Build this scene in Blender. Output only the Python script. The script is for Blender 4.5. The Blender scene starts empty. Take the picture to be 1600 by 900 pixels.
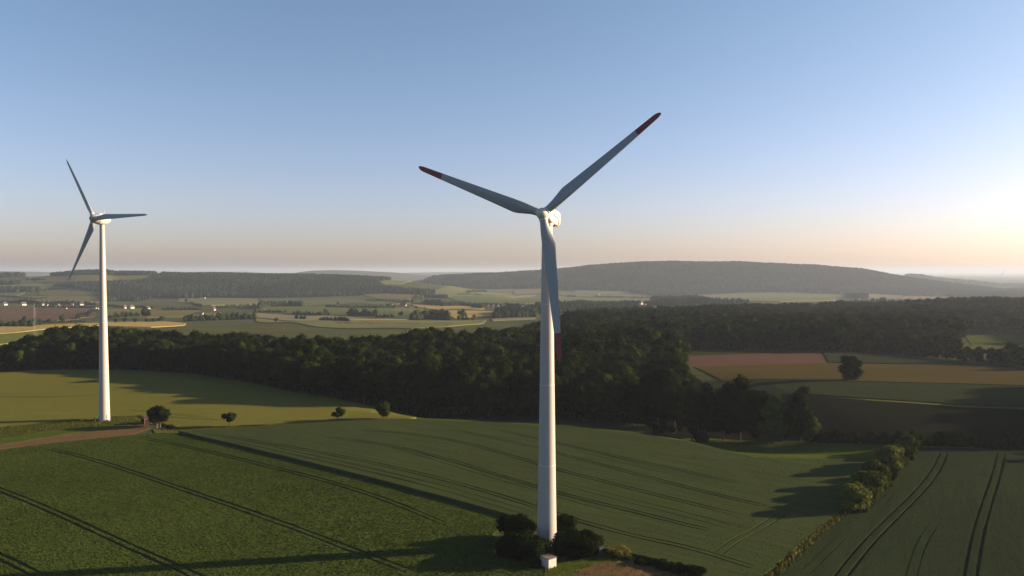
import bpy, bmesh, math, random
import numpy as np
from mathutils import Vector, Matrix
from mathutils.geometry import delaunay_2d_cdt

R = math.radians
rnd = random.Random(7)
rng = np.random.default_rng(7)
S = bpy.context.scene
COL = S.collection

# ------------------------------------------------------------------ camera
F = 1200.0            # focal length in photo pixels (1600 wide)
CZ = 66.3             # drone height over the tower foot
HY = 423.0            # horizon row in the photo
cam_d = bpy.data.cameras.new('camera')
cam = bpy.data.objects.new('camera', cam_d)
COL.objects.link(cam)
cam_d.sensor_width = 36
cam_d.lens = 27.0
cam_d.clip_start = 0.5
cam_d.clip_end = 200000
cam.location = (0, 0, CZ)
cam.rotation_euler = (R(90) - math.atan((450 - HY) / F), 0, 0)
S.camera = cam

# ------------------------------------------------------------------ sky, sun, exposure
SUN_AZ = 79.5         # degrees clockwise from the view direction
SUN_EL = 13.5
w = bpy.data.worlds.new('World')
S.world = w
w.use_nodes = True
nt = w.node_tree
bg = nt.nodes['Background']
sky = nt.nodes.new('ShaderNodeTexSky')
sky.sky_type = 'NISHITA'
sky.sun_disc = False
sky.sun_elevation = R(SUN_EL)
sky.sun_rotation = R(SUN_AZ)
sky.altitude = 300
sky.air_density = 1.0
sky.dust_density = 1.6
sky.ozone_density = 2.0
tc_ = nt.nodes.new('ShaderNodeTexCoord'); sx_ = nt.nodes.new('ShaderNodeSeparateXYZ'); rp_ = nt.nodes.new('ShaderNodeValToRGB')
nt.links.new(tc_.outputs['Generated'], sx_.inputs[0]); nt.links.new(sx_.outputs['Z'], rp_.inputs[0])
rp_.color_ramp.elements[0].position = 0.0; rp_.color_ramp.elements[0].color = (1.16, 1.00, 1.22, 1)
rp_.color_ramp.elements[1].position = .45; rp_.color_ramp.elements[1].color = (.80, .87, .90, 1)
e_ = rp_.color_ramp.elements.new(.04); e_.color = (1.06, .93, 1.15, 1)
e_ = rp_.color_ramp.elements.new(.12); e_.color = (.96, .875, 1.05, 1)
e_ = rp_.color_ramp.elements.new(.22); e_.color = (.87, .865, .97, 1)
ml_ = nt.nodes.new('ShaderNodeMix'); ml_.data_type = 'RGBA'; ml_.blend_type = 'MULTIPLY'; ml_.inputs[0].default_value = 1.0
nt.links.new(sky.outputs[0], ml_.inputs[6]); nt.links.new(rp_.outputs[0], ml_.inputs[7])
hs_ = nt.nodes.new('ShaderNodeHueSaturation'); hs_.inputs['Saturation'].default_value = .95; nt.links.new(ml_.outputs[2], hs_.inputs['Color'])
nt.links.new(hs_.outputs[0], bg.inputs['Color'])
bg.inputs['Strength'].default_value = 0.058

sun_d = bpy.data.lights.new('sun', 'SUN')
sun = bpy.data.objects.new('sun', sun_d)
COL.objects.link(sun)
sun_d.energy = 5.0
sun_d.angle = R(0.55)
sun_d.color = (1.0, 0.73, 0.46)
sdir = Vector((math.sin(R(SUN_AZ)) * math.cos(R(SUN_EL)), math.cos(R(SUN_AZ)) * math.cos(R(SUN_EL)), math.sin(R(SUN_EL))))
sun.rotation_euler = sdir.to_track_quat('Z', 'Y').to_euler()
sun.location = (200, 0, 300)

S.view_settings.view_transform = 'Standard'
S.view_settings.look = 'None'
S.view_settings.exposure = 1.76
S.view_settings.gamma = 1.0
S.cycles.use_denoising = True
S.cycles.max_bounces = 6
S.cycles.diffuse_bounces = 3
S.cycles.volume_bounces = 1
S.cycles.transparent_max_bounces = 8

# ------------------------------------------------------------------ object helpers
def tag(o, label=None, cat=None, group=None, kind=None):
    if label: o['label'] = label
    if cat: o['category'] = cat
    if group: o['group'] = group
    if kind: o['kind'] = kind
    return o

def empty(name, loc, rz=0.0):
    o = bpy.data.objects.new(name, None)
    COL.objects.link(o)
    o.location = loc
    o.rotation_euler = (0, 0, rz)
    o.empty_display_size = 1
    return o

def mesh_obj(name, verts, faces, mats, parent=None, mi=None, smooth=False):
    me = bpy.data.meshes.new(name)
    verts = np.asarray(verts, dtype=np.float32)
    if isinstance(faces, np.ndarray):
        n, k = faces.shape
        me.vertices.add(len(verts)); me.vertices.foreach_set('co', verts.ravel())
        me.loops.add(n * k); me.loops.foreach_set('vertex_index', faces.astype(np.int32).ravel())
        me.polygons.add(n)
        me.polygons.foreach_set('loop_start', np.arange(0, n * k, k, dtype=np.int32))
        me.polygons.foreach_set('loop_total', np.full(n, k, dtype=np.int32))
        me.update(calc_edges=True)
    else:
        me.from_pydata(verts.tolist(), [], faces)
    for m in (mats if isinstance(mats, (list, tuple)) else [mats]):
        me.materials.append(m)
    if mi is not None: me.polygons.foreach_set('material_index', np.asarray(mi, dtype=np.int32))
    if smooth: me.polygons.foreach_set('use_smooth', [True] * len(me.polygons))
    me.update()
    o = bpy.data.objects.new(name, me)
    COL.objects.link(o)
    if parent: o.parent = parent
    return o

def bm_obj(name, bm, mats, parent=None, smooth=False, angle=None):
    me = bpy.data.meshes.new(name)
    bmesh.ops.recalc_face_normals(bm, faces=bm.faces)
    bm.to_mesh(me); bm.free()
    for m in (mats if isinstance(mats, (list, tuple)) else [mats]): me.materials.append(m)
    if smooth:
        me.polygons.foreach_set('use_smooth', [True] * len(me.polygons))
        if angle: me.set_sharp_from_angle(angle=R(angle))
    o = bpy.data.objects.new(name, me)
    COL.objects.link(o)
    if parent: o.parent = parent
    return o

def box_bm(x0, x1, y0, y1, z0, z1, bevel=0.0, seg=1, bm=None):
    nb = bmesh.new()
    r = bmesh.ops.create_cube(nb, size=1)
    for v in r['verts']:
        v.co = Vector(((x0 + x1) / 2 + v.co.x * (x1 - x0), (y0 + y1) / 2 + v.co.y * (y1 - y0), (z0 + z1) / 2 + v.co.z * (z1 - z0)))
    if bevel: bmesh.ops.bevel(nb, geom=nb.edges[:], offset=bevel, segments=seg, affect='EDGES')
    if bm is None: return nb
    me = bpy.data.meshes.new('tmp'); nb.to_mesh(me); nb.free(); bm.from_mesh(me); bpy.data.meshes.remove(me)
    return bm

def ring_loft(bm, rings, cap0=True, cap1=True):
    vs = [[bm.verts.new(p) for p in r] for r in rings]
    n = len(vs[0])
    for a, b in zip(vs, vs[1:]):
        for i in range(n):
            bm.faces.new((a[i], a[(i + 1) % n], b[(i + 1) % n], b[i]))
    if cap0: bm.faces.new(list(reversed(vs[0])))
    if cap1: bm.faces.new(vs[-1])
    return bm

def circ(r, z, n, cx=0, cy=0):
    return [Vector((cx + r * math.cos(2 * math.pi * i / n), cy + r * math.sin(2 * math.pi * i / n), z)) for i in range(n)]

def tube(bm, p0, p1, r0, r1, n=7):
    p0, p1 = Vector(p0), Vector(p1)
    q = (p1 - p0).to_track_quat('Z', 'Y')
    rings = []
    for p, r in ((p0, r0), (p1, r1)):
        rings.append([p + q @ Vector((r * math.cos(2 * math.pi * i / n), r * math.sin(2 * math.pi * i / n), 0)) for i in range(n)])
    return ring_loft(bm, rings)

def copy_tree(o, parent=None):
    c = o.copy(); COL.objects.link(c); c.parent = parent
    for ch in o.children: copy_tree(ch, c)
    return c

# ------------------------------------------------------------------ materials
def nodes_of(name):
    m = bpy.data.materials.new(name)
    m.use_nodes = True
    t = m.node_tree
    return m, t, t.nodes['Principled BSDF']

def mix_col(t, fac, a, b):
    n = t.nodes.new('ShaderNodeMix'); n.data_type = 'RGBA'
    if isinstance(fac, float): n.inputs[0].default_value = fac
    else: t.links.new(fac, n.inputs[0])
    for s, v in ((6, a), (7, b)):
        if isinstance(v, tuple): n.inputs[s].default_value = (*v, 1)
        else: t.links.new(v, n.inputs[s])
    return n.outputs[2]

def noise(t, scale, detail=4, rough=0.6, vec=None, dist=0.0):
    n = t.nodes.new('ShaderNodeTexNoise')
    n.inputs['Scale'].default_value = scale
    n.inputs['Detail'].default_value = detail
    n.inputs['Roughness'].default_value = rough
    n.inputs['Distortion'].default_value = dist
    if vec is not None: t.links.new(vec, n.inputs['Vector'])
    return n.outputs['Fac']

def ramp(t, fac, lo, hi):
    n = t.nodes.new('ShaderNodeMapRange')
    n.inputs[1].default_value = lo; n.inputs[2].default_value = hi
    t.links.new(fac, n.inputs[0])
    return n.outputs[0]

def objco(t, scale=(1, 1, 1), rz=0.0):
    g = t.nodes.new('ShaderNodeNewGeometry')
    mp = t.nodes.new('ShaderNodeMapping'); mp.vector_type = 'POINT'
    mr = t.nodes.new('ShaderNodeMapping'); mr.vector_type = 'POINT'
    mr.inputs['Rotation'].default_value = (0, 0, rz)
    mp.inputs['Scale'].default_value = scale
    t.links.new(g.outputs['Position'], mr.inputs['Vector'])
    t.links.new(mr.outputs[0], mp.inputs['Vector'])
    return mp.outputs[0]

def field_mat(name, c1, c2, c3=None, scale=0.02, rowdir=0.0, rows=0.35, bump=0.4, fine=1.2, stretch=0.15, rough=0.95):
    """crop or soil: broad patches, streaks along the drilling direction, fine grain"""
    m, t, p = nodes_of(name)
    world = objco(t)
    streak = objco(t, (stretch, 1, 1), -rowdir)
    big = ramp(t, noise(t, scale, 5, 0.6, world, 0.5), 0.36, 0.66)
    col = mix_col(t, big, c1, c2)
    st = ramp(t, noise(t, rows, 4, 0.65, streak), 0.35, 0.68)
    dark = tuple(v * 0.72 for v in c1); 
    mm = t.nodes.new('ShaderNodeMath'); mm.operation = 'MULTIPLY'; mm.inputs[1].default_value = 0.8
    t.links.new(st, mm.inputs[0])
    col = mix_col(t, mm.outputs[0], col, tuple(v * .8 for v in c3) if c3 else dark)
    s2 = ramp(t, noise(t, rows * 3.3, 3, 0.6, streak), 0.42, 0.62)
    mq = t.nodes.new('ShaderNodeMath'); mq.operation = 'MULTIPLY'; mq.inputs[1].default_value = 0.4
    t.links.new(s2, mq.inputs[0])
    col = mix_col(t, mq.outputs[0], col, tuple(v * 1.25 for v in c2))
    fn = ramp(t, noise(t, fine, 3, 0.7, world), 0.3, 0.75)
    m2 = t.nodes.new('ShaderNodeMath'); m2.operation = 'MULTIPLY'; m2.inputs[1].default_value = 0.45
    t.links.new(fn, m2.inputs[0])
    col = mix_col(t, m2.outputs[0], col, tuple(v * 0.55 for v in c2))
    t.links.new(col, p.inputs['Base Color'])
    p.inputs['Roughness'].default_value = rough
    p.inputs['Specular IOR Level'].default_value = 0.0
    b = t.nodes.new('ShaderNodeBump')
    b.inputs['Strength'].default_value = bump; b.inputs['Distance'].default_value = 0.5
    t.links.new(noise(t, fine, 4, 0.75, streak if stretch > 0.4 else world), b.inputs['Height'])
    t.links.new(b.outputs[0], p.inputs['Normal'])
    return m

def leaf_mat(name, c1, c2, trans=0.25, sc=1.3):
    m, t, p = nodes_of(name)
    info = t.nodes.new('ShaderNodeObjectInfo')
    tc = t.nodes.new('ShaderNodeTexCoord')
    n = ramp(t, noise(t, sc, 4, 0.75, tc.outputs['Object']), 0.36, 0.64)
    a = mix_col(t, n, tuple(v * .6 for v in c1), tuple(v * 1.2 for v in c2))
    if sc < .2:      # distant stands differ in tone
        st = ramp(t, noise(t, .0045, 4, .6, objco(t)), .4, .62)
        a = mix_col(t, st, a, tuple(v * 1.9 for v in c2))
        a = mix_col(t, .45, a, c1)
    if sc >= .2:     # patches of the wood differ in tone
        st = ramp(t, noise(t, .018, 4, .65, objco(t)), .38, .64)
        a = mix_col(t, st, tuple(v * .62 for v in c1), a)
    hsv = t.nodes.new('ShaderNodeHueSaturation')
    t.links.new(a, hsv.inputs['Color'])
    mr = t.nodes.new('ShaderNodeMapRange'); mr.inputs[3].default_value = 0.65; mr.inputs[4].default_value = 1.45
    t.links.new(info.outputs['Random'], mr.inputs[0]); t.links.new(mr.outputs[0], hsv.inputs['Value'])
    mh = t.nodes.new('ShaderNodeMapRange'); mh.inputs[3].default_value = 0.475; mh.inputs[4].default_value = 0.515
    wn = t.nodes.new('ShaderNodeTexWhiteNoise'); wn.noise_dimensions = '1D'
    t.links.new(info.outputs['Random'], wn.inputs['W']); t.links.new(wn.outputs[0], mh.inputs[0]); t.links.new(mh.outputs[0], hsv.inputs['Hue'])
    p.inputs['Roughness'].default_value = 0.75
    p.inputs['Specular IOR Level'].default_value = 0.0
    t.links.new(hsv.outputs[0], p.inputs['Base Color'])
    tr = t.nodes.new('ShaderNodeBsdfTranslucent'); t.links.new(hsv.outputs[0], tr.inputs['Color'])
    mx = t.nodes.new('ShaderNodeMixShader'); mx.inputs[0].default_value = trans
    t.links.new(p.outputs[0], mx.inputs[1]); t.links.new(tr.outputs[0], mx.inputs[2])
    t.links.new(mx.outputs[0], t.nodes['Material Output'].inputs['Surface'])
    return m

def paint_mat(name, c, rough=0.45, dirt=0.12, spec=0.4, streaks=True, metal=0.0):
    m, t, p = nodes_of(name)
    tc = t.nodes.new('ShaderNodeTexCoord')
    mp = t.nodes.new('ShaderNodeMapping'); mp.inputs['Scale'].default_value = (2.2, 2.2, 0.12 if streaks else 2.2)
    t.links.new(tc.outputs['Object'], mp.inputs['Vector'])
    n = ramp(t, noise(t, 1.0, 5, 0.65, mp.outputs[0]), 0.38, 0.75)
    mm = t.nodes.new('ShaderNodeMath'); mm.operation = 'MULTIPLY'; mm.inputs[1].default_value = dirt * 3
    t.links.new(n, mm.inputs[0])
    col = mix_col(t, mm.outputs[0], c, tuple(v * 0.72 for v in c))
    t.links.new(col, p.inputs['Base Color'])
    p.inputs['Roughness'].default_value = rough
    p.inputs['Metallic'].default_value = metal
    p.inputs['Specular IOR Level'].default_value = spec
    return m

ROW = math.atan2(-106, 135)      # drilling direction of the two front fields
M = {}
M['beet'] = field_mat('beet_leaf', (0.0372, 0.0591, 0.0128), (0.0496, 0.0728, 0.0155), (0.0420, 0.0522, 0.0168), 0.03, ROW, 0.25, 0.8, 1.6, .5)
M['wheat'] = field_mat('green_wheat', (0.0310, 0.0478, 0.0158), (0.0407, 0.0570, 0.0193), (0.0379, 0.0417, 0.0212), 0.016, ROW, 0.30, 0.5, 1.4, .06)
M['wheat_right'] = field_mat('blue_green_wheat', (0.0181, 0.0280, 0.0131), (0.0230, 0.0334, 0.0146), (0.0218, 0.0254, 0.0146), 0.02, R(62), 0.3, 0.5, 1.4, .08)
M['barley'] = field_mat('ripening_barley', (0.1176, 0.1184, 0.0255), (0.0903, 0.0994, 0.0217), (0.1232, 0.1036, 0.0280), 0.012, R(-8), 0.3, 0.4, 0.9, .06)
M['soil'] = field_mat('dark_soil', (0.0217, 0.0153, 0.0114), (0.0286, 0.0204, 0.0146), None, 0.2, 0, 0.8, 0.6, 2.0, .6)
M['track'] = field_mat('gravel_track', (.130, .076, .040), (.100, .064, .034), (.066, .066, .024), 0.10, R(12), 0.35, 0.5, 1.2, .10)
M['meadow'] = field_mat('meadow_grass', (0.0445, 0.0668, 0.0101), (0.0605, 0.0764, 0.0140), (0.0382, 0.0477, 0.0114), 0.03, R(5), 0.3, 0.5, 1.0, .4)
M['rough'] = field_mat('rough_grass', (.105, .112, .024), (.078, .092, .020), (.120, .100, .032), 0.15, R(60), 0.6, 0.6, 1.5, .6)
M['red_earth'] = field_mat('red_earth', (0.0946, 0.0533, 0.0404), (0.0808, 0.0464, 0.0361), (0.0705, 0.0430, 0.0310), 0.02, R(-2), 0.3, 0.4, 0.9, .05)
M['gold'] = field_mat('golden_stubble', (0.0688, 0.0514, 0.0182), (0.0561, 0.0484, 0.0168), (0.0492, 0.0338, 0.0168), 0.012, R(-2), 0.2, 0.4, 0.9, .05)
M['fallow'] = field_mat('dark_fallow', (0.0080, 0.0097, 0.0062), (0.0102, 0.0117, 0.0066), (0.0107, 0.0102, 0.0071), 0.02, R(-5), 0.3, 0.4, 0.9, .1)  # dark ground, darkened further: the shade lying there is put into the colour
M['greygreen'] = field_mat('grey_green_crop', (0.0229, 0.0318, 0.0140), (0.0280, 0.0356, 0.0153), (0.0229, 0.0255, 0.0140), 0.012, R(-3), 0.2, 0.4, 0.9, .06)
def far_mat(name, c):
    return field_mat(name, c, tuple(v * 0.82 for v in c), tuple(v * 1.15 for v in c), 0.006, rnd.uniform(-.15, .15), 0.05, 0.2, 0.12, .05)
FAR = {k: far_mat('valley_' + k, c) for k, c in dict(
    green=(0.0796, 0.0984, 0.0393), light=(0.1171, 0.1265, 0.0561), olive=(0.1030, 0.0984, 0.0421), brown=(0.0890, 0.0618, 0.0448), yellow=(0.2529, 0.2014, 0.0796),
    pale=(0.1500, 0.1405, 0.0890), dark=(0.0469, 0.0543, 0.0336), lime=(0.1125, 0.1265, 0.0329), tan=(0.1780, 0.1500, 0.0843)).items()}
M['leaf'] = leaf_mat('leaf_dark', (0.0077, 0.0135, 0.0032), (0.0154, 0.0239, 0.0051), .12)
M['leaf_light'] = leaf_mat('leaf_light', (0.0152, 0.0258, 0.0047), (0.0290, 0.0394, 0.0074), .15)
M['leaf_yellow'] = leaf_mat('leaf_olive', (0.0512, 0.0715, 0.0132), (0.0820, 0.0992, 0.0215))
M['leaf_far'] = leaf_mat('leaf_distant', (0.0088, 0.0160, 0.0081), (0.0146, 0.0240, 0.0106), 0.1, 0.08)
M['beet_plant'] = leaf_mat('beet_plant', (0.0503, 0.0785, 0.0155), (0.0744, 0.0999, 0.0213), 0.3, 0.5)
M['grass_tuft'] = leaf_mat('dry_grass', (.105, .112, .026), (.175, .165, .042), 0.4, 0.5)
M['wheat_tuft'] = leaf_mat('wheat_ears', (0.0305, 0.0408, 0.0114), (0.0445, 0.0509, 0.0165), 0.3, 0.5)
M['bark'] = paint_mat('bark', (.060, .045, .032), 0.9, 0.2, 0.1)
M['tower'] = paint_mat('tower_paint', (.325, .318, .310), 0.42, 0.05, 0.35)
M['blade'] = paint_mat('blade_gelcoat', (.24, .26, .28), 0.35, 0.06, 0.4, False)
M['nacelle'] = paint_mat('nacelle_grp', (.46, .45, .42), 0.4, 0.06, 0.4, False)
M['red'] = paint_mat('signal_red', (.17, .016, .022), 0.4, 0.06, 0.4, False)
M['dark'] = paint_mat('dark_metal', (.03, .032, .035), 0.5, 0.1, 0.4, False)
M['galv'] = paint_mat('galvanised', (.30, .31, .32), 0.5, 0.1, 0.4, False, 0.3)
M['kiosk'] = paint_mat('kiosk_render', (.45, .43, .40), 0.7, 0.12, 0.2)
M['kiosk_roof'] = paint_mat('kiosk_roof', (.14, .12, .11), 0.8, 0.15, 0.1, False)
M['brickred'] = paint_mat('brick_red', (.38, .13, .10), 0.8, 0.15, 0.1, False)
M['wall_white'] = paint_mat('wall_white', (.46, .45, .43), 0.8, 0.05, 0.1, False)
M['wall_cream'] = paint_mat('wall_cream', (.34, .31, .26), 0.8, 0.05, 0.1, False)
M['roof_red'] = paint_mat('roof_red', (.10, .050, .040), 0.8, 0.2, 0.1, False)
M['roof_dark'] = paint_mat('roof_slate', (.07, .06, .06), 0.7, 0.2, 0.2, False)
M['glass'] = paint_mat('window_glass', (.03, .035, .04), 0.15, 0.0, 0.6, False)
M['feather'] = paint_mat('feather', (.03, .024, .02), 0.8, 0.1, 0.1, False)

# ------------------------------------------------------------------ terrain
_t = np.arange(-1000, 80001, 10.0)
_b = np.interp(_t, [-1000, 520, 1000, 1500, 2500, 4300, 6500, 80000], [0, 0, -13, -27, -43, -80, -86, -86])
_k = np.hanning(41); _k /= _k.sum()
_b = np.convolve(np.pad(_b, 20, 'edge'), _k, 'valid')
RIDGES = [   # silhouette (photo column, row), distance, front width, back width
    ([-400, 560, 640, 665, 700, 745, 800, 850, 880, 920, 960, 1000, 1060, 1150, 1200, 1280, 1350, 1390, 1430, 1500, 1600, 2000],
     [460, 448, 437, 433, 430, 427, 425, 421, 419, 415, 411.5, 409.3, 409, 410, 411.5, 415, 420, 428, 434, 444, 456, 470], 5400, 1050, 1500),
    ([-400, 0, 60, 100, 120, 165, 180, 220, 260, 300, 340, 400, 450, 540, 600, 650, 700, 760, 850, 2000],
     [428, 427, 427, 424.5, 422, 422, 424.5, 424, 426, 427.5, 427.5, 429.5, 429.5, 431.5, 434, 437, 442, 452, 470, 470], 3900, 1150, 1200),
    ([-400, 1200, 1340, 1380, 1400, 1420, 1440, 1470, 1500, 1550, 1600, 1700, 2000],
     [470, 440, 434, 431, 429.3, 428.6, 429.3, 434, 437, 441, 447, 452, 460], 7600, 1500, 1500),
    ([-400, 420, 450, 470, 490, 520, 560, 590, 620, 640, 660, 740, 2000],
     [436, 434, 428, 424.5, 422.3, 421.6, 422.6, 424.5, 426, 428, 431, 440, 450], 9600, 1800, 1800),
    ([-400, 0, 60, 120, 280, 310, 340, 380, 440, 2000], [424, 423.5, 424.5, 427, 425.5, 424.6, 425, 424.6, 428, 440], 11500, 1800, 1800),
    ([-400, 520, 600, 640, 720, 860, 960, 2000], [436, 430, 427, 425.8, 425.2, 426, 428, 436], 16000, 3000, 3000),
]
def sstep(a):
    a = np.clip(a, 0, 1); return a * a * (3 - 2 * a)

def zt(x, y):
    x = np.asarray(x, float); y = np.asarray(y, float)
    b = np.interp(y, _t, _b)
    yy = np.maximum(y, 1.0); px = 800 + F * x / yy
    add = np.zeros_like(b)
    for xs, ys, dr, wf, wb in RIDGES:
        top = CZ + (HY - 4.2 - np.interp(px, xs, ys)) * dr / F + (4.2 * dr / F if dr > 8000 else 0)
        d = y - dr
        bump = np.where(d < 0, sstep(1 + d / wf), sstep(1 - d / wb))
        a = np.maximum(top - np.interp(dr, _t, _b), 0) * bump
        add = np.maximum(add, a)
    z = b + add
    und = sstep((y - 430) / 700) * (1 - sstep((y - 2600) / 800))
    z = z + und * (2.6 * np.sin(x / 97 + 1.3 + y / 210) * np.sin(y / 118 + 0.4) + 2.0 * np.sin(x / 53 - y / 71))
    z = z + sstep((y - 2500) / 900) * 4 * np.sin(x / 410 + 1) * np.sin(y / 330)
    g = 16 * np.exp(-((x - 1020) / 420) ** 2 - ((y - 1450) / 330) ** 2)
    z = z + g
    crest = np.interp(x, [-90, -45, 7, 27, 51, 67, 84, 115, 170], [356, 338, 326, 319, 306, 291, 268, 262, 262])
    win = sstep((x + 95) / 60) * (1 - sstep((x - 95) / 70))
    z = z - 8.5 * win * sstep((y - crest) / 52) * (1 - sstep((y - 420) / 110))
    near = 0.5 * np.sin(x / 61 + 0.7) * np.sin(y / 47 + 2.1)
    return z + near * (1 - sstep((y - 500) / 300)) * sstep((np.hypot(x - 8, y - 185) - 12) / 40)

def G(px, py, dmax=30000):
    """ground point seen at a photo pixel"""
    dx = (px - 800) / F; dz = -(py - HY) / F
    ys = np.geomspace(60, dmax, 6000)
    h = CZ + dz * ys - zt(dx * ys, ys)
    k = np.argmax(h < 0)
    if h[k] >= 0: k = len(ys) - 1
    a, b2 = (ys[k - 1], ys[k]) if k else (ys[0], ys[0])
    for _ in range(25):
        mid = (a + b2) / 2
        if CZ + dz * mid - float(zt(dx * mid, mid)) > 0: a = mid
        else: b2 = mid
    return (dx * a, a)

def P3(px, py, up=0.0):
    x, y = G(px, py); return Vector((x, y, float(zt(x, y)) + up))

def build_ground():
    fr = np.radians(np.arange(-44, 44.01, 0.25))
    bk = np.radians(np.arange(48, 316, 4.0))
    ang = np.concatenate([fr, bk]); na = len(ang)
    rr = np.concatenate([np.linspace(4, 60, 8, endpoint=False), np.geomspace(60, 62000, 400)])
    A, Q = np.meshgrid(ang, rr)
    # rings of equal depth in front so ridges stay smooth
    depth = np.where(np.abs(A) < np.radians(45), Q, Q)
    X = depth * np.sin(A); Y = depth * np.cos(A)
    V = np.stack([X, Y, zt(X, Y)], -1).reshape(-1, 3)
    i = np.arange(len(rr) - 1)[:, None] * na; j = np.arange(na)[None, :]; j2 = (j + 1) % na
    Fc = np.stack([i + j, i + na + j, i + na + j2, i + j2], -1).reshape(-1, 4)[:, ::-1]
    V = np.vstack([V, [[0, 0, 0]]])
    o = mesh_obj('ground', V, Fc, M['ground'], smooth=True)
    # centre fan
    bm = bmesh.new(); bm.from_mesh(o.data); bm.verts.ensure_lookup_table()
    c = bm.verts[len(V) - 1]
    for a in range(na): bm.faces.new((c, bm.verts[(a + 1) % na], bm.verts[a]))
    bmesh.ops.recalc_face_normals(bm, faces=bm.faces)
    bm.to_mesh(o.data); bm.free()
    if o.data.polygons[0].normal.z < 0: o.data.flip_normals()
    o.data.polygons.foreach_set('use_smooth', [True] * len(o.data.polygons))
    tag(o, 'rolling farmland from the drone viewpoint out to the hazy horizon', kind='structure')

M['ground'] = field_mat('open_country', (.050, .062, .026), (.066, .072, .032), (.042, .046, .024), 0.004, R(-3), 0.02, 0.3, 0.3, .2)
build_ground()

def resample(pts, step, closed=False):
    out = []
    n = len(pts)
    for i in range(n if closed else n - 1):
        a, b = pts[i], pts[(i + 1) % n]
        d = math.dist(a, b); k = max(1, int(math.ceil(d / step)))
        for j in range(k): out.append((a[0] + (b[0] - a[0]) * j / k, a[1] + (b[1] - a[1]) * j / k))
    if not closed: out.append(tuple(pts[-1]))
    return out

def smooth_line(pts, it=2):
    for _ in range(it):
        q = [pts[0]]
        for a, b in zip(pts, pts[1:]):
            q.append((a[0] * .75 + b[0] * .25, a[1] * .75 + b[1] * .25)); q.append((a[0] * .25 + b[0] * .75, a[1] * .25 + b[1] * .75))
        q.append(pts[-1]); pts = q
    return pts

def ribbon(pts, w, wob=0.0):
    """closed outline of a strip of width w along pts"""
    L, Rr = [], []
    n_ = len(pts)
    for i, p in enumerate(pts):
        a = pts[max(i - 1, 0)]; b = pts[min(i + 1, len(pts) - 1)]
        dx, dy = b[0] - a[0], b[1] - a[1]; d = math.hypot(dx, dy) or 1
        nx, ny = -dy / d, dx / d
        ww = w / 2 * (1 + wob * rnd.uniform(-1, 1)) * min(1, .25 + i * .2, .25 + (n_ - 1 - i) * .2)
        L.append((p[0] + nx * ww, p[1] + ny * ww)); Rr.append((p[0] - nx * ww, p[1] - ny * ww))
    return L + Rr[::-1]

def offset_line(pts, o):
    out = []
    for i, p in enumerate(pts):
        a = pts[max(i - 1, 0)]; b = pts[min(i + 1, len(pts) - 1)]
        dx, dy = b[0] - a[0], b[1] - a[1]; d = math.hypot(dx, dy) or 1
        out.append((p[0] - dy / d * o, p[1] + dx / d * o))
    return out

def inside(P, poly):
    P = np.asarray(P); x, y = P[:, 0], P[:, 1]; c = np.zeros(len(P), bool)
    n = len(poly); j = n - 1
    for i in range(n):
        xi, yi = poly[i]; xj, yj = poly[j]
        if yi != yj:
            c ^= ((yi > y) != (yj > y)) & (x < (xj - xi) * (y - yi) / (yj - yi) + xi)
        j = i
    return c

def field(name, poly, h, mat, holes=(), step=10.0, edge=None, label=None, jitter=0.0, wall=True):
    """standing crop: a sheet at height h over the soil with its own cut edges; holes are wheel tracks"""
    edge = edge or step
    bd = resample(poly, edge, True)
    if jitter: bd = [(x + rnd.uniform(-jitter, jitter), y + rnd.uniform(-jitter, jitter)) for x, y in bd]
    P = np.array(bd)
    gx = np.arange(P[:, 0].min(), P[:, 0].max(), step); gy = np.arange(P[:, 1].min(), P[:, 1].max(), step)
    Gx, Gy = np.meshgrid(gx, gy); q = np.stack([Gx.ravel(), Gy.ravel()], -1) + rng.uniform(-.2, .2, (Gx.size, 2)) * step
    q = q[inside(q, bd)]
    verts = [Vector(p) for p in bd]; faces = [list(range(len(bd)))]
    for hl in holes:
        faces.append(list(range(len(verts), len(verts) + len(hl)))); verts += [Vector(p) for p in hl]
    verts += [Vector(p) for p in q]
    r = delaunay_2d_cdt(verts, [], faces, 0, 1e-3)
    V2 = np.array([(v.x, v.y) for v in r[0]])
    F2 = np.array(r[2]); cen = V2[F2].mean(1)
    ok = inside(cen, bd)
    for hl in holes:
        hl = np.array(hl); lo, hi = hl.min(0), hl.max(0)
        k = np.where(ok & (cen[:, 0] > lo[0]) & (cen[:, 0] < hi[0]) & (cen[:, 1] > lo[1]) & (cen[:, 1] < hi[1]))[0]
        if len(k): ok[k[inside(cen[k], hl)]] = False
    keep = F2[ok].tolist()
    z = zt(V2[:, 0], V2[:, 1])
    nV = len(V2)
    top = np.stack([V2[:, 0], V2[:, 1], z + h], -1)
    fc = []
    cnt = {}
    for f in keep:
        a, b, c = f
        area = (V2[b][0] - V2[a][0]) * (V2[c][1] - V2[a][1]) - (V2[c][0] - V2[a][0]) * (V2[b][1] - V2[a][1])
        if area < 0: f = [a, c, b]
        fc.append(list(f))
        for i in range(3):
            e = (f[i], f[(i + 1) % 3]); k = (min(e), max(e))
            cnt[k] = None if k in cnt else e
    allv = top.tolist()
    if wall:
        bot = np.stack([V2[:, 0], V2[:, 1], z - 0.3], -1).tolist()
        allv += bot
        for e in cnt.values():
            if e: a, b = e; fc.append([b, a, a + nV, b + nV])
    o = mesh_obj(name, allv, fc, mat)
    tag(o, label, kind='structure')
    return bd

def pxpoly(pts): return [G(*p) for p in pts]

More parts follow.
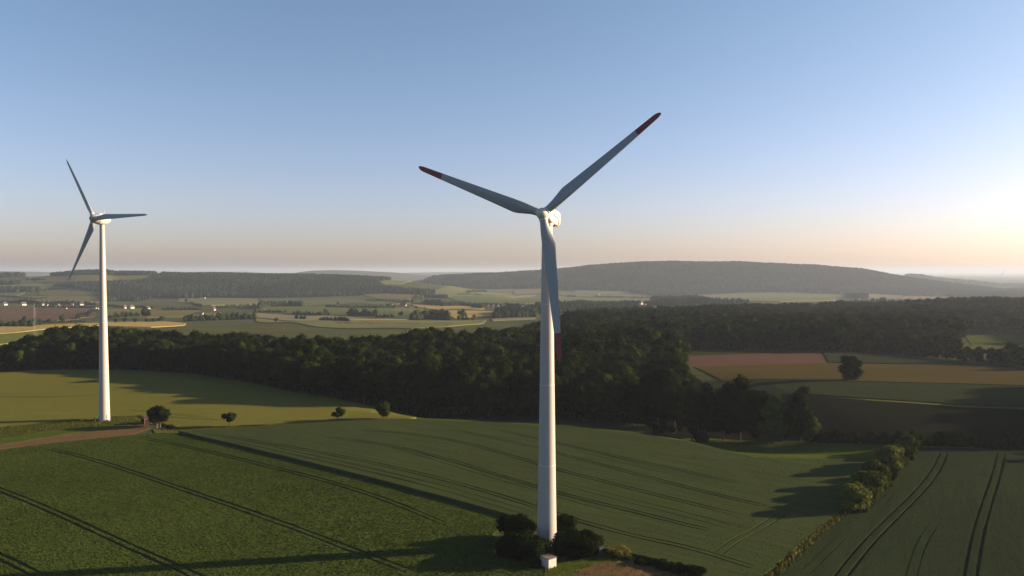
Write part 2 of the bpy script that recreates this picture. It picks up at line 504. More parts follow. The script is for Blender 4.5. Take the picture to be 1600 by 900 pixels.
# ------------------------------------------------------------------ wheel tracks
def px_tracks(lines, gap=1.9, w=0.75, step=6, wob=.25):
    out, cl = [], []
    for ln in lines:
        c = resample(smooth_line([G(*p) for p in ln]), step)
        for s in (-gap / 2, gap / 2):
            L = offset_line(c, s); out.append(ribbon(L, w, wob)); cl.append(L)
    return out, cl

BOUND = [(270, 680), (350, 699), (450, 724), (560, 752), (680, 785), (790, 816)]
beet_tr, beet_cl = px_tracks([
    [(214, 685), (300, 702), (400, 727), (500, 752), (600, 783), (692, 822)],
    [(60, 700), (150, 722), (260, 760), (400, 808), (500, 845), (600, 884), (640, 899)],
    [(-60, 750), (20, 777), (120, 822), (200, 860), (275, 893), (330, 920)],
    [(-60, 850), (0, 878), (50, 903), (110, 935)],
], w=.95)
edgeA = [G(*p) for p in BOUND]
beet_poly = [G(-260, 735), G(-100, 716), G(0, 705), G(60, 697), G(120, 690), G(200, 682), G(240, 679)] + edgeA + \
            [G(770, 840), G(790, 862), G(845, 888), G(850, 900), G(855, 980), G(500, 1150), G(-500, 1150), G(-700, 900)]
# ------------------------------------------------------------------ front fields
field('beet_field', beet_poly, .25, M['beet'], beet_tr, 6, 3, 'low leafy dark green crop in the near left field, crossed by paired wheel tracks', .25)
eA = offset_line(edgeA, 1.9)
wheat_tr, wheat_cl = px_tracks([
    [(318, 683), (430, 700), (560, 725), (680, 753), (780, 782), (838, 801), (900, 822), (1000, 850), (1080, 866), (1180, 898)],
    [(510, 688), (600, 700), (690, 721), (800, 757), (900, 786), (1000, 810), (1060, 826), (1110, 838)],
    [(560, 677), (660, 684), (760, 706), (860, 738), (960, 764), (1060, 790), (1150, 812)],
    [(700, 676), (800, 695), (900, 722), (1010, 752), (1100, 776), (1200, 800)],
    [(780, 678), (880, 700), (1000, 728), (1080, 745), (1160, 762)],
    [(1225, 812), (1185, 838), (1150, 855), (1120, 880)],
], w=.62)
wheat_lines, _ = px_tracks([
    [(350, 690), (500, 722), (640, 756), (760, 790), (838, 815)],
    [(420, 706), (560, 738), (700, 772), (800, 803)],
    [(620, 705), (760, 748), (900, 790), (980, 812)],
    [(900, 707), (1000, 735), (1100, 756)],
    [(868, 760), (980, 790), (1100, 820), (1140, 832)],
], gap=3.2, w=.34)
wheat_poly = eA[::1] + [G(800, 826), G(835, 832), G(880, 826), G(945, 868), G(1010, 880), G(1060, 893), G(1090, 915), G(1190, 915),
              G(1245, 868), G(1300, 818), G(1322, 803), G(1370, 742), G(1395, 722)] + \
             [G(1345, 723), G(1290, 723.5), G(1230, 723), G(1180, 721), G(1120, 706), G(1076, 696), G(1000, 683), G(900, 672), G(800, 667), G(700, 662), G(640, 659), G(560, 661), G(460, 667), G(350, 674), G(290, 678)]
field('wheat_field', wheat_poly, 1.15, M['wheat'], wheat_tr + wheat_lines, 7, 4, 'knee-high grey green wheat in the middle field behind the near turbine', .2)

right_tr, right_cl = px_tracks([
    [(1478, 712), (1470, 735), (1445, 770), (1400, 815), (1360, 856), (1322, 905), (1290, 950)],
    [(1569, 712), (1562, 745), (1548, 790), (1534, 840), (1524, 900), (1518, 950)],
], gap=2.3, w=.75)
faint_tr, _ = px_tracks([[(1400, 772), (1375, 800), (1350, 820)], [(1465, 826), (1445, 855), (1432, 900), (1425, 930)], [(1318, 848), (1290, 876), (1262, 905)]], gap=2.1, w=.3)
right_tr += faint_tr
right_poly = [G(1432, 704), G(1500, 705), G(1600, 708), G(1760, 712), G(2000, 1000), G(1180, 1000), G(1215, 915), G(1262, 868), G(1318, 818), G(1345, 802), G(1390, 748), G(1412, 728)]
field('wheat_field', right_poly, .8, M['wheat_right'], right_tr, 8, 4, 'dark blue green crop right of the bush row with curved wheel tracks', .2)

# the yellow field behind the far turbine
barley_tr, _ = px_tracks([
    [(-20, 622), (60, 624), (160, 620)], [(-10, 665), (60, 663), (150, 657)], [(195, 643), (250, 648), (330, 657)], [(230, 652), (300, 658), (350, 660)],
], gap=2.0, w=.5)
barley_poly = [G(-300, 640), G(-60, 586), G(0, 583), G(100, 579), G(200, 580), G(300, 586), G(400, 602), G(450, 614), G(530, 627), G(600, 642), G(650, 655), G(638, 657.5),
               G(560, 659), G(450, 664.5), G(350, 669), G(280, 672), G(262, 668), G(215, 652), G(150, 655), G(90, 661), G(0, 668), G(-250, 690)]
field('barley_field', barley_poly, .7, M['barley'], barley_tr, 12, 6, 'yellow green ripening field around the far turbine, half in forest shade', .4)
field('track', pxpoly([(-80, 712), (0, 703), (60, 696), (130, 689), (200, 681), (236, 671), (228, 664), (205, 666), (160, 673), (110, 679), (60, 687), (0, 696), (-80, 706)]), .10, M['track'], (), 6, 4,
      'reddish brown dirt track and hardstanding left of the far turbine', .5)
field('verge', pxpoly([(-80, 705), (0, 695.5), (60, 686.5), (110, 678.5), (160, 672), (205, 665), (228, 663), (262, 669), (215, 653), (150, 656), (90, 662), (0, 669), (-80, 678)]), .18, M['meadow'], (), 6, 4,
      'green grass patch at the foot of the far turbine', .5)
field('verge', pxpoly([(236, 672), (262, 669.5), (282, 673), (350, 670), (450, 665.5), (560, 660), (640, 658), (640, 659), (560, 661), (460, 667), (350, 674), (290, 677.5), (240, 679)]), .22, M['rough'], (), 6, 4,
      'thin rough grass verge between the yellow field and the wheat', .2)
field('verge', pxpoly([(780, 868), (842, 844), (905, 848), (943, 867), (985, 878), (935, 884), (905, 893), (890, 915), (880, 935), (858, 935), (850, 893), (790, 880)]), .12, M['meadow'], (), 3, 2,
      'grass under the bushes at the foot of the near turbine', .4)
field('hardstanding', pxpoly([(936, 884.5), (986, 878.5), (1010, 881), (1055, 893), (1075, 930), (882, 935), (892, 915), (906, 894)]), .08, M['track'], (), 3, 2,
      'bare reddish earth at the foot of the near turbine', .4)
field('meadow', pxpoly([(1076, 694), (1120, 703), (1180, 719.5), (1230, 721.5), (1290, 722), (1345, 721), (1396, 718), (1428, 703), (1440, 698), (1280, 690), (1180, 688), (1100, 686), (1068, 688)]), .2, M['meadow'], (), 8, 4,
      'bright green meadow between the tree row and the wheat', .4)
field('meadow', pxpoly([(640, 657), (700, 660), (800, 665), (900, 670), (1000, 681), (1072, 693), (1062, 690), (1000, 680), (900, 667), (800, 662), (700, 656), (655, 651)]), .2, M['meadow'], (), 8, 4,
      'shaded grass margin along the foot of the forest', .4)
field('grass_strip', pxpoly([(1190, 916), (1245, 869), (1300, 819), (1322, 805), (1344, 803), (1317, 819), (1261, 869), (1214, 916), (1180, 960), (1150, 960)]), .35, M['rough'], (), 4, 2,
      'strip of dry yellowish grass running from the bush row to the lower edge', .5)
# right hand fields beyond the tree row
field('ploughed_field', pxpoly([(1062, 557), (1180, 553), (1284, 551.5), (1295, 567), (1180, 570), (1085, 573)]), .05, M['red_earth'], (), 14, 8, 'reddish ploughed field in front of the right hand forest')
field('crop_field', pxpoly([(1040, 549), (1200, 548.5), (1290, 550.5), (1284, 551.2), (1180, 552.5), (1055, 556.5)]), .5, M['greygreen'], (), 14, 8, 'narrow green strip behind the reddish ploughed field')
field('crop_field', pxpoly([(1287, 551.2), (1400, 557.5), (1500, 567), (1640, 580), (1640, 578.5), (1500, 570), (1420, 569.5), (1297, 567)]), .6, M['greygreen'], (), 14, 8, 'pale green wedge field beside the reddish ploughed field')
field('stubble_field', pxpoly([(1085, 574.5), (1180, 571.5), (1296, 568.5), (1420, 571), (1500, 572), (1660, 581), (1660, 605), (1480, 600), (1340, 597), (1230, 594), (1130, 596)]), .4, M['gold'], (), 14, 8, 'golden brown field behind the lone oval tree')
field('crop_field', pxpoly([(1100, 597), (1230, 595.5), (1340, 598.5), (1480, 602), (1680, 607), (1680, 640), (1510, 634), (1355, 624), (1240, 618), (1100, 620)]), .6, M['greygreen'], (), 14, 8, 'grey green field in front of the golden field')
field('track', pxpoly([(1345, 623.6), (1355, 624.6), (1430, 629.3), (1510, 635.3), (1530, 637), (1510, 637.0), (1430, 631.1), (1355, 626.0)]), .15, M['barley'], (), 10, 6, 'thin pale farm track crossing the dark field on the right')
field('shade_toned_ground', pxpoly([(1100, 621), (1240, 619), (1350, 626.5), (1430, 632), (1510, 638), (1700, 645), (1700, 700), (1500, 694), (1280, 688), (1100, 684)]), .3, M['fallow'], (), 14, 8, 'dark field behind the long low hedge, with shade put into its colour')
field('shade_toned_ground', pxpoly([(1030, 560), (1062, 575), (1098, 597), (1098, 684), (1066, 687), (1020, 680)]), .25, M['fallow'], (), 12, 8, 'ground under the trees at the right end of the forest, shade put into its dark colour')  # dark sheet standing in for the shade in the gap between the trees
field('meadow', pxpoly([(1505, 516), (1620, 514), (1640, 534), (1520, 540)]), .5, M['meadow'], (), 14, 8, 'small bright green clearing inside the right hand forest')

# ------------------------------------------------------------------ valley fields
VF = [
    ('olive', [(40, 434), (110, 431), (175, 431), (235, 431.5), (222, 439), (150, 441), (60, 441)], 'olive field high on the left hillside'),
    ('lime', [(165, 431.5), (232, 431), (238, 435), (215, 439), (165, 440)], 'yellow green field on the hill behind the far tower'),
    ('light', [(-20, 447), (60, 444), (108, 446), (62, 451.5), (-20, 452.5)], 'light green field on the left hillside'),
    ('green', [(62, 456), (110, 450.5), (160, 456), (162, 462), (60, 462)], 'green field below the left hillside wood'),
    ('olive', [(30, 464), (80, 462.5), (165, 463), (166, 472), (120, 474), (20, 473)], 'olive field above the left village'),
    ('green', [(-30, 455), (40, 457), (26, 463), (-30, 463)], 'green field at the left edge above the village'),
    ('brown', [(-30, 483), (60, 482), (150, 483.5), (146, 495), (120, 500), (50, 503), (-30, 502)], 'reddish brown field below the left village'),
    ('olive', [(165, 484), (230, 483), (305, 485.5), (345, 489), (330, 495), (230, 497), (165, 497)], 'olive green field right of the left village'),
    ('yellow', [(-30, 512.5), (40, 510), (118, 506.5), (165, 505), (160, 509), (100, 513), (60, 516), (20, 521), (-30, 524)], 'yellow strip field behind the left end of the forest'),
    ('lime', [(-30, 525), (20, 521.5), (60, 517), (100, 514), (70, 524), (40, 534), (-30, 542)], 'yellow green field behind the left end of the forest'),
    ('yellow', [(167, 503.5), (230, 503), (290, 506), (288, 509), (235, 512), (167, 510)], 'bright yellow field right behind the far tower'),
    ('light', [(280, 467), (340, 466), (402, 467), (408, 474), (330, 478), (276, 472)], 'light green field below the forested hill'),
    ('green', [(406, 467), (470, 466.5), (540, 466.5), (600, 470), (642, 473.5), (600, 477.5), (500, 477), (410, 478)], 'green field in the middle of the valley'),
    ('olive', [(565, 461), (610, 459), (652, 459.5), (662, 464), (640, 469), (590, 467)], 'olive field under the wooded hill foot'),
    ('yellow', [(645, 476.5), (690, 476), (730, 478.5), (757, 481.5), (757, 485.5), (710, 484), (652, 480)], 'golden field left of the central village'),
    ('green', [(400, 480.5), (470, 479.5), (560, 481.5), (640, 484), (642, 494), (560, 495.5), (480, 491.5), (400, 488)], 'green field behind the hedge rows in mid valley'),
    ('light', [(620, 479), (650, 481), (700, 484.5), (690, 492), (645, 490), (612, 486)], 'light green field in front of the farm with red roofs'),
    ('yellow', [(700, 485.5), (757, 486.5), (798, 487.5), (800, 491), (770, 495), (710, 497), (692, 493)], 'straw coloured field in front of the central village'),
    ('pale', [(400, 490), (480, 493.5), (560, 497), (640, 497.5), (640, 500), (540, 500.5), (400, 497)], 'pale strip in mid valley'),
    ('light', [(400, 498), (540, 502), (640, 501.5), (760, 500.5), (748, 507), (700, 511), (640, 514), (560, 514), (490, 511), (400, 503)], 'grey green field behind the forest'),
    ('brown', [(520, 504), (640, 505), (715, 504), (700, 507), (600, 508.5), (530, 507)], 'brown strip in the grey green field behind the forest'),
    ('pale', [(768, 499), (836, 496.5), (838, 499), (770, 502)], 'pale strip field beside the forest'),
    ('light', [(675, 457), (740, 452.5), (800, 452), (800, 460), (735, 463), (690, 464)], 'light green field at the foot of the large hill'),
    ('green', [(700, 465), (800, 461), (860, 462), (862, 472), (790, 477), (735, 474)], 'green field behind the central village'),
    ('tan', [(790, 463.5), (820, 461.5), (838, 461), (832, 464), (800, 465.5)], 'small straw patch behind the central village'),
    ('pale', [(800, 453), (850, 451), (856, 458), (806, 460)], 'pale field at the hill foot left of the near tower'),
    ('light', [(872, 463), (920, 466), (1018, 467), (1018, 476), (960, 478), (900, 478), (872, 474)], 'light green field right of the near tower'),
    ('tan', [(888, 471.5), (924, 470), (926, 472.5), (892, 474)], 'small straw patch right of the near tower'),
    ('pale', [(900, 453.5), (985, 456), (986, 459), (930, 460), (896, 457)], 'pale field at the hill foot right of the near tower'),
    ('light', [(872, 455), (895, 456.5), (930, 461), (1010, 460), (1030, 464), (900, 463.5), (872, 461)], 'thin green field at the hill foot'),
    ('yellow', [(1064, 465.5), (1104, 467), (1100, 469), (1066, 468)], 'small bright straw patch below the large hill'),
    ('light', [(1085, 462), (1160, 458), (1240, 457.5), (1316, 461), (1312, 469), (1220, 472), (1120, 470)], 'hazy green field below the large hill'),
    ('pale', [(1120, 466), (1200, 464), (1310, 465), (1310, 467.5), (1200, 468), (1130, 468.5)], 'hazy pale strip below the large hill'),
    ('pale', [(1357, 459.5), (1410, 461), (1406, 468), (1355, 468)], 'hazy pale field right of the wooded knoll'),
    ('tan', [(1412, 463.5), (1476, 464.5), (1468, 467.5), (1408, 469)], 'hazy straw coloured field right of the wooded knoll'),
    ('light', [(582, 440), (630, 437.5), (672, 437.5), (670, 442), (630, 444), (600, 444)], 'light green field between the two wooded hills'),
]
for k, poly, lab in VF:
    wp = pxpoly(poly)
    d = np.mean([p[1] for p in wp])
    st = max(12, d * .012)
    field('valley_field', wp, .6 + d * .0004, FAR[k], (), st, st * .7, lab)

# ------------------------------------------------------------------ scattering
def ico(sub):
    bm = bmesh.new(); bmesh.ops.create_icosphere(bm, subdivisions=sub, radius=1)
    v = np.array([x.co[:] for x in bm.verts]); f = np.array([[q.index for q in p.verts] for p in bm.faces]); bm.free(); return v, f
ICO = {k: ico(k) for k in (1, 2, 3)}

def blob(c, r, sub=2, jag=.18):
    v, f = ICO[sub]
    ph = rng.uniform(0, 6, 3)
    n = 1 + jag * (np.sin(v[:, :1] * 3.1 + ph[0]) + np.sin(v[:, 1:2] * 3.7 + ph[1]) + np.sin(v[:, 2:] * 3.3 + ph[2])) / 1.6 + rng.uniform(-jag, jag, (len(v), 1)) * .6
    return v * n * np.asarray(r) + np.asarray(c), f

def leaf_quads(c, r, n, size, up=.0):
    d = rng.normal(size=(n, 3)); d[:, 2] += up; d /= np.linalg.norm(d, axis=1)[:, None]
    p = np.asarray(c) + d * np.asarray(r) * rng.uniform(.74, 1.2, (n, 1))
    nr = d + rng.normal(size=(n, 3)) * .38; nr /= np.linalg.norm(nr, axis=1)[:, None]
    a = np.cross(nr, rng.normal(size=(n, 3))); a /= np.linalg.norm(a, axis=1)[:, None]; b = np.cross(nr, a)
    s = rng.uniform(.6, 1.3, (n, 1)) * size
    q = np.stack([p + a * s, p + b * s * .8 + nr * s * .15, p - a * s, p - b * s * .8 - nr * s * .15], 1).reshape(-1, 3)
    return q, np.arange(4 * n).reshape(n, 4)

def crown_arrays(H, rad, z0, lobes, per, size, core=3, shape='oak', kr=(.35, .78), mid=True):
    """lobed crown between z0 and H: inner masses plus leaf sprays"""
    V, T, Q = [], [], []; nv = 0
    zc = (H + z0) / 2; hz = (H - z0) / 2
    cs = []
    for i in range(lobes):
        for _ in range(30):
            d = rng.normal(size=3); d /= np.linalg.norm(d); k = rng.uniform(*kr)
            if shape == 'column': c = np.array([d[0] * rad * k, d[1] * rad * k, zc + d[2] * hz * .8])
            else: c = np.array([d[0] * rad * k, d[1] * rad * k, zc + math.copysign(abs(d[2]) ** .7, d[2] + .25) * hz * (.30 + .4 * k)])
            if all(np.linalg.norm((c - o) / (rad, rad, hz)) > .30 for o in cs): break
        cs.append(c)
        lr = rad * rng.uniform(.38, .54); lz = min(lr * rng.uniform(.8, 1.05), hz * .6)
        v, f = blob(c, (lr * .78, lr * .78, lz * .78), core, .13)
        V.append(v); T.append(f + nv); nv += len(v)
        q, fq = leaf_quads(c, (lr, lr, lz), per, size, .15)
        V.append(q); Q.append(fq + nv); nv += len(q)
    v, f = blob((0, 0, zc * (1 if mid else .7)), (rad * (.68 if mid else .5), rad * (.68 if mid else .5), hz * (.66 if mid else .4)), core, .13); V.append(v); T.append(f + nv); nv += len(v)
    V = np.vstack(V)
    V[:, 2] = np.maximum(V[:, 2], .15)
    return V, [list(t) for t in np.vstack(T)] + [list(q) for q in np.vstack(Q)]

def trunk_arrays(H, r, limbs, spread):
    bm = bmesh.new()
    pts = [Vector((rnd.uniform(-.02, .02) * H * i / 3, rnd.uniform(-.02, .02) * H * i / 3, H * .72 * i / 3)) for i in range(4)]
    rings = []
    for i, p in enumerate(pts):
        rr = r * (1.25, .85, .6, .3)[i]
        rings.append([p + Vector((rr * math.cos(a * math.pi / 4), rr * math.sin(a * math.pi / 4), 0)) for a in range(8)])
    ring_loft(bm, rings)
    for k in range(limbs):
        a = 2 * math.pi * k / limbs + rnd.uniform(-.3, .3); z = H * rnd.uniform(.28, .5)
        p0 = Vector((0, 0, z)); p1 = Vector((math.cos(a) * spread * .65, math.sin(a) * spread * .65, z + H * rnd.uniform(.12, .25)))
        tube(bm, p0, p1, r * .42, r * .14, 6)
    V = [v.co[:] for v in bm.verts]; bm.verts.index_update()
    Fc = [[v.index for v in f.verts] for f in bm.faces]; bm.free()
    return np.array(V), Fc

proto_col = bpy.data.collections.new('tree_kinds')     # not linked: only a source of shared forms
def mk_mesh(name, V, Fc, mats, mi=None):
    me = bpy.data.meshes.new(name); me.from_pydata(np.asarray(V).tolist(), [], Fc)
    for m in mats: me.materials.append(m)
    if mi is not None: me.polygons.foreach_set('material_index', np.asarray(mi, dtype=np.int32))
    me.update(); return me

def make_collection(name, meshes):
    c = bpy.data.collections.new(name)
    for i, me in enumerate(meshes):
        o = bpy.data.objects.new('%s_%02d' % (name, i), me); c.objects.link(o)
    return c

_ng = {}
def scatter(name, pts, scl, rot, pick, coll, label):
    me = bpy.data.meshes.new(name)
    me.vertices.add(len(pts)); me.vertices.foreach_set('co', np.asarray(pts, np.float32).ravel())
    a = me.attributes.new('scl', 'FLOAT_VECTOR', 'POINT'); a.data.foreach_set('vector', np.asarray(scl, np.float32).ravel())
    a = me.attributes.new('rot', 'FLOAT_VECTOR', 'POINT'); a.data.foreach_set('vector', np.asarray(rot, np.float32).ravel())
    a = me.attributes.new('pick', 'INT', 'POINT'); a.data.foreach_set('value', np.asarray(pick, np.int32).ravel())
    o = bpy.data.objects.new(name, me); COL.objects.link(o)
    if coll.name not in _ng:
        g = bpy.data.node_groups.new('scatter_' + coll.name, 'GeometryNodeTree')
        g.interface.new_socket('Geometry', in_out='INPUT', socket_type='NodeSocketGeometry')
        g.interface.new_socket('Geometry', in_out='OUTPUT', socket_type='NodeSocketGeometry')
        gi = g.nodes.new('NodeGroupInput'); go = g.nodes.new('NodeGroupOutput')
        ip = g.nodes.new('GeometryNodeInstanceOnPoints'); ci = g.nodes.new('GeometryNodeCollectionInfo')
        ci.inputs['Collection'].default_value = coll
        ci.inputs['Separate Children'].default_value = True
        ci.inputs['Reset Children'].default_value = True
        ip.inputs['Pick Instance'].default_value = True
        g.links.new(gi.outputs[0], ip.inputs['Points']); g.links.new(ci.outputs[0], ip.inputs['Instance'])
        for nm, ty, so in (('scl', 'FLOAT_VECTOR', 'Scale'), ('rot', 'FLOAT_VECTOR', 'Rotation'), ('pick', 'INT', 'Instance Index')):
            na = g.nodes.new('GeometryNodeInputNamedAttribute'); na.data_type = ty; na.inputs['Name'].default_value = nm
            g.links.new(na.outputs['Attribute'], ip.inputs[so])
        g.links.new(ip.outputs[0], go.inputs[0])
        _ng[coll.name] = g
    md = o.modifiers.new('scatter', 'NODES'); md.node_group = _ng[coll.name]
    tag(o, label, kind='stuff')
    return o

# tree forms (height about 24 m, crown radius about 5)
FORMS = []
for i in range(6):
    H = (24, 22, 26, 23, 25, 20)[i]; rad = (6.6, 7.0, 6.2, 7.4, 6.0, 6.6)[i]
    cv, cf = crown_arrays(H, rad, H * .08, 16, 230, .36, 3)
    tv, tf = trunk_arrays(H, .38, 5, rad)
    FORMS.append((mk_mesh('crown', cv, cf, [M['leaf_light'] if i in (1, 4) else M['leaf']]), mk_mesh('trunk', tv, tf, [M['bark']])))
MID = []
for i in range(6):
    H = (24, 22, 26, 23, 25, 20)[i]; rad = (6.8, 7.2, 6.4, 7.6, 6.2, 6.8)[i]
    cv, cf = crown_arrays(H, rad, H * .2, 12, 90, .5, 2)
    tv, tf = trunk_arrays(H, .38, 3, rad)
    V = np.vstack([cv, tv]); Fc = cf + [[q + len(cv) for q in f] for f in tf]
    MID.append(mk_mesh('woodland_tree', V, Fc, [M['leaf_light'] if i in (1, 4) else M['leaf'], M['bark']], [0] * len(cf) + [1] * len(tf)))
FARF = []
for i in range(5):
    v, f = blob((0, 0, 11), (6.5, 6.5, 10.5), 2, .14)
    q, fq = leaf_quads((0, 0, 12), (6.8, 6.8, 10.5), 40, 1.3, .6)
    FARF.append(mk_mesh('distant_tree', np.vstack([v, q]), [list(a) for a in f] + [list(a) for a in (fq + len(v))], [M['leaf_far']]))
C_FORM = make_collection('wood_mid', MID); C_FAR = make_collection('wood_far', FARF)

def jgrid(x0, x1, y0, y1, s):
    gx, gy = np.meshgrid(np.arange(x0, x1, s), np.arange(y0, y1, s * .87))
    gx = gx + (np.arange(gx.shape[0]) % 2)[:, None] * s / 2
    p = np.stack([gx.ravel(), gy.ravel()], -1)
    return p + rng.uniform(-.33, .33, p.shape) * s * (1.4 if s > 8.5 else 1)

# main forest outline: front edge by photo pixels, back edge by distance
front = [(-260, 590), (-60, 585), (0, 582), (100, 578), (200, 579), (300, 585), (400, 601), (450, 613), (530, 626), (590, 639)]
frontw = [G(*p) for p in front]
def col_at(px, d): return ((px - 800) / F * d, d)
frontw += [col_at(650, 382), col_at(740, 388), col_at(840, 386), col_at(940, 378), col_at(1010, 362), col_at(1050, 346)]
rightedge = [col_at(1064, 350), col_at(1068, 400), col_at(1062, 520), col_at(1052, 618)]
front2 = [G(*p) for p in [(1062, 547), (1130, 547), (1200, 547), (1290, 549.5), (1400, 555), (1500, 565), (1620, 577), (1800, 590)]]
back = [col_at(1800, 1700), col_at(1600, 1800), col_at(1450, 1600), col_at(1300, 1500), col_at(1150, 1450), col_at(1000, 1380), col_at(900, 1300), col_at(870, 900), col_at(790, 670),
        col_at(720, 620), col_at(640, 565), col_at(500, 570), col_at(400, 590), col_at(200, 630), col_at(80, 640), col_at(20, 600), col_at(-30, 560), col_at(-260, 620)]
forest_poly = frontw + rightedge + front2 + back
p = jgrid(-800, 1700, 250, 1900, 7.9)
p = p[inside(p, forest_poly)]
ppx = 800 + F * p[:, 0] / p[:, 1]
clear = inside(np.stack([ppx, p[:, 1]], -1), [(1500, 600), (1660, 600), (1660, 960), (1500, 960)])
p = p[~clear]; ppx = ppx[~clear]
sc = rng.uniform(.80, 1.16, len(p))
sc *= 1 + .10 * np.sin(p[:, 0] / 31) * np.sin(p[:, 1] / 23)
sc *= np.interp(ppx, [-60, 0, 40, 90], [.45, .58, .78, 1.0])
sc *= 1 + .16 * sstep((ppx - 600) / 80) * sstep((1090 - ppx) / 30) * (1 - sstep((p[:, 1] - 420) / 60))
sc *= 1 - .14 * sstep((ppx - 680) / 40) * sstep((900 - ppx) / 40) * sstep((p[:, 1] - 420) / 60)
sc *= 1 - .07 * (ppx < 640) - .06 * sstep((ppx - 200) / 60) * sstep((640 - ppx) / 60)
lowreg = (ppx > 1330) & (p[:, 1] < 760)
sc[lowreg] *= rng.uniform(.38, .72, lowreg.sum())
lowr2 = (ppx > 1490) & (p[:, 1] < 620); sc[lowr2] *= .8
vis = (ppx > -20) & (ppx < 1620)
# the front rows show largest: nearest in view as individual trees
edge_d = np.full(len(p), 1e9)
fe = np.array(resample(frontw + rightedge, 6))
for q in fe: edge_d = np.minimum(edge_d, np.hypot(p[:, 0] - q[0], p[:, 1] - q[1]))
fe2 = np.array(resample(front2, 6)); ed2 = np.full(len(p), 1e9)
for q in fe2: ed2 = np.minimum(ed2, np.hypot(p[:, 0] - q[0], p[:, 1] - q[1]))
score = p[:, 1] + edge_d * 9
score2 = p[:, 1] + ed2 * 12
order = np.argsort(np.where(vis, score, 1e9)); N1 = 190
ind = set(order[:N1].tolist())
o2 = [i for i in np.argsort(np.where(vis, score2, 1e9)) if i not in ind][:70]
sizes = rng.permutation(len(p))
def tree_obj(name, x, y, form, s, label, group, cat='tree', crown_mat=None, sz=None, rz=None):
    t = empty(name, (x, y, float(zt(x, y)) - .1), rnd.uniform(0, 6.28) if rz is None else rz)
    t.scale = (s, s, s * (sz or 1))
    tag(t, label, cat, group)
    for nm, me in zip(('crown', 'trunk'), FORMS[form]):
        o = bpy.data.objects.new(nm, me); COL.objects.link(o); o.parent = t
    return t
def seg(px, table):
    for lim, txt in table:
        if px < lim: return txt
T1 = [(150, 'low dark tree at the left end of the long forest'), (330, 'dark tree of the long forest edge between far turbine and lollipop tree'), (560, 'dark tree of the long forest edge above the middle verge tree'),
      (700, 'dark tree of the long forest edge behind the right verge tree'), (838, 'tall dark tree of the forest edge just left of the near tower'), (950, 'tall dark tree of the forest edge just right of the near tower'),
      (1e9, 'tall tree at the right end of the long forest, facing the reddish field')]
T2 = [(1200, 'dark tree of the wood edge above the reddish field'), (1340, 'dark tree of the wood edge above the lone oval tree'), (1480, 'dark tree of the wood edge above the pale green wedge'), (1e9, 'low tree of the wood edge below the small clearing')]
for k, i in enumerate(sorted(ind)):
    x, y = p[i]; lb = seg(ppx[i], T1)
    tree_obj('forest_tree', x, y, int(rnd.random() * 6), sc[i], lb, 'edge trees: ' + lb)
for i in o2:
    x, y = p[i]; lb = seg(ppx[i], T2)
    tree_obj('forest_tree', x, y, int(rnd.random() * 6), sc[i], lb, 'edge trees: ' + lb)
rest = np.array([i for i in range(len(p)) if i not in ind and i not in set(o2)])
pr = p[rest]
def scat_args(pr, s, nform, tilt=.04):
    pts = np.stack([pr[:, 0], pr[:, 1], zt(pr[:, 0], pr[:, 1]) - .2], -1)
    scl = np.stack([s * rng.uniform(.9, 1.15, len(s)), s * rng.uniform(.9, 1.15, len(s)), s], -1)
    rot = np.stack([rng.uniform(-tilt, tilt, len(s)), rng.uniform(-tilt, tilt, len(s)), rng.uniform(0, 6.28, len(s))], -1)
    return pts, scl, rot, rng.integers(0, nform, len(s))
scatter('woodland', *scat_args(pr, sc[rest], 6), C_FORM, 'dense dark forest filling the land between the fields and the valley')
# dark undergrowth along the forest edge
ug = []
for q in resample(frontw, 3.2) + resample(front2, 3.8) + resample(rightedge, 3.2):
    ug.append((q[0] + rnd.uniform(-1.5, 1.5), q[1] + rnd.uniform(0, 3)))
ug = np.array(ug)
scatter('undergrowth', *scat_args(ug, rng.uniform(.16, .34, len(ug)), 6), C_FORM, 'low dark undergrowth along the forest edges')

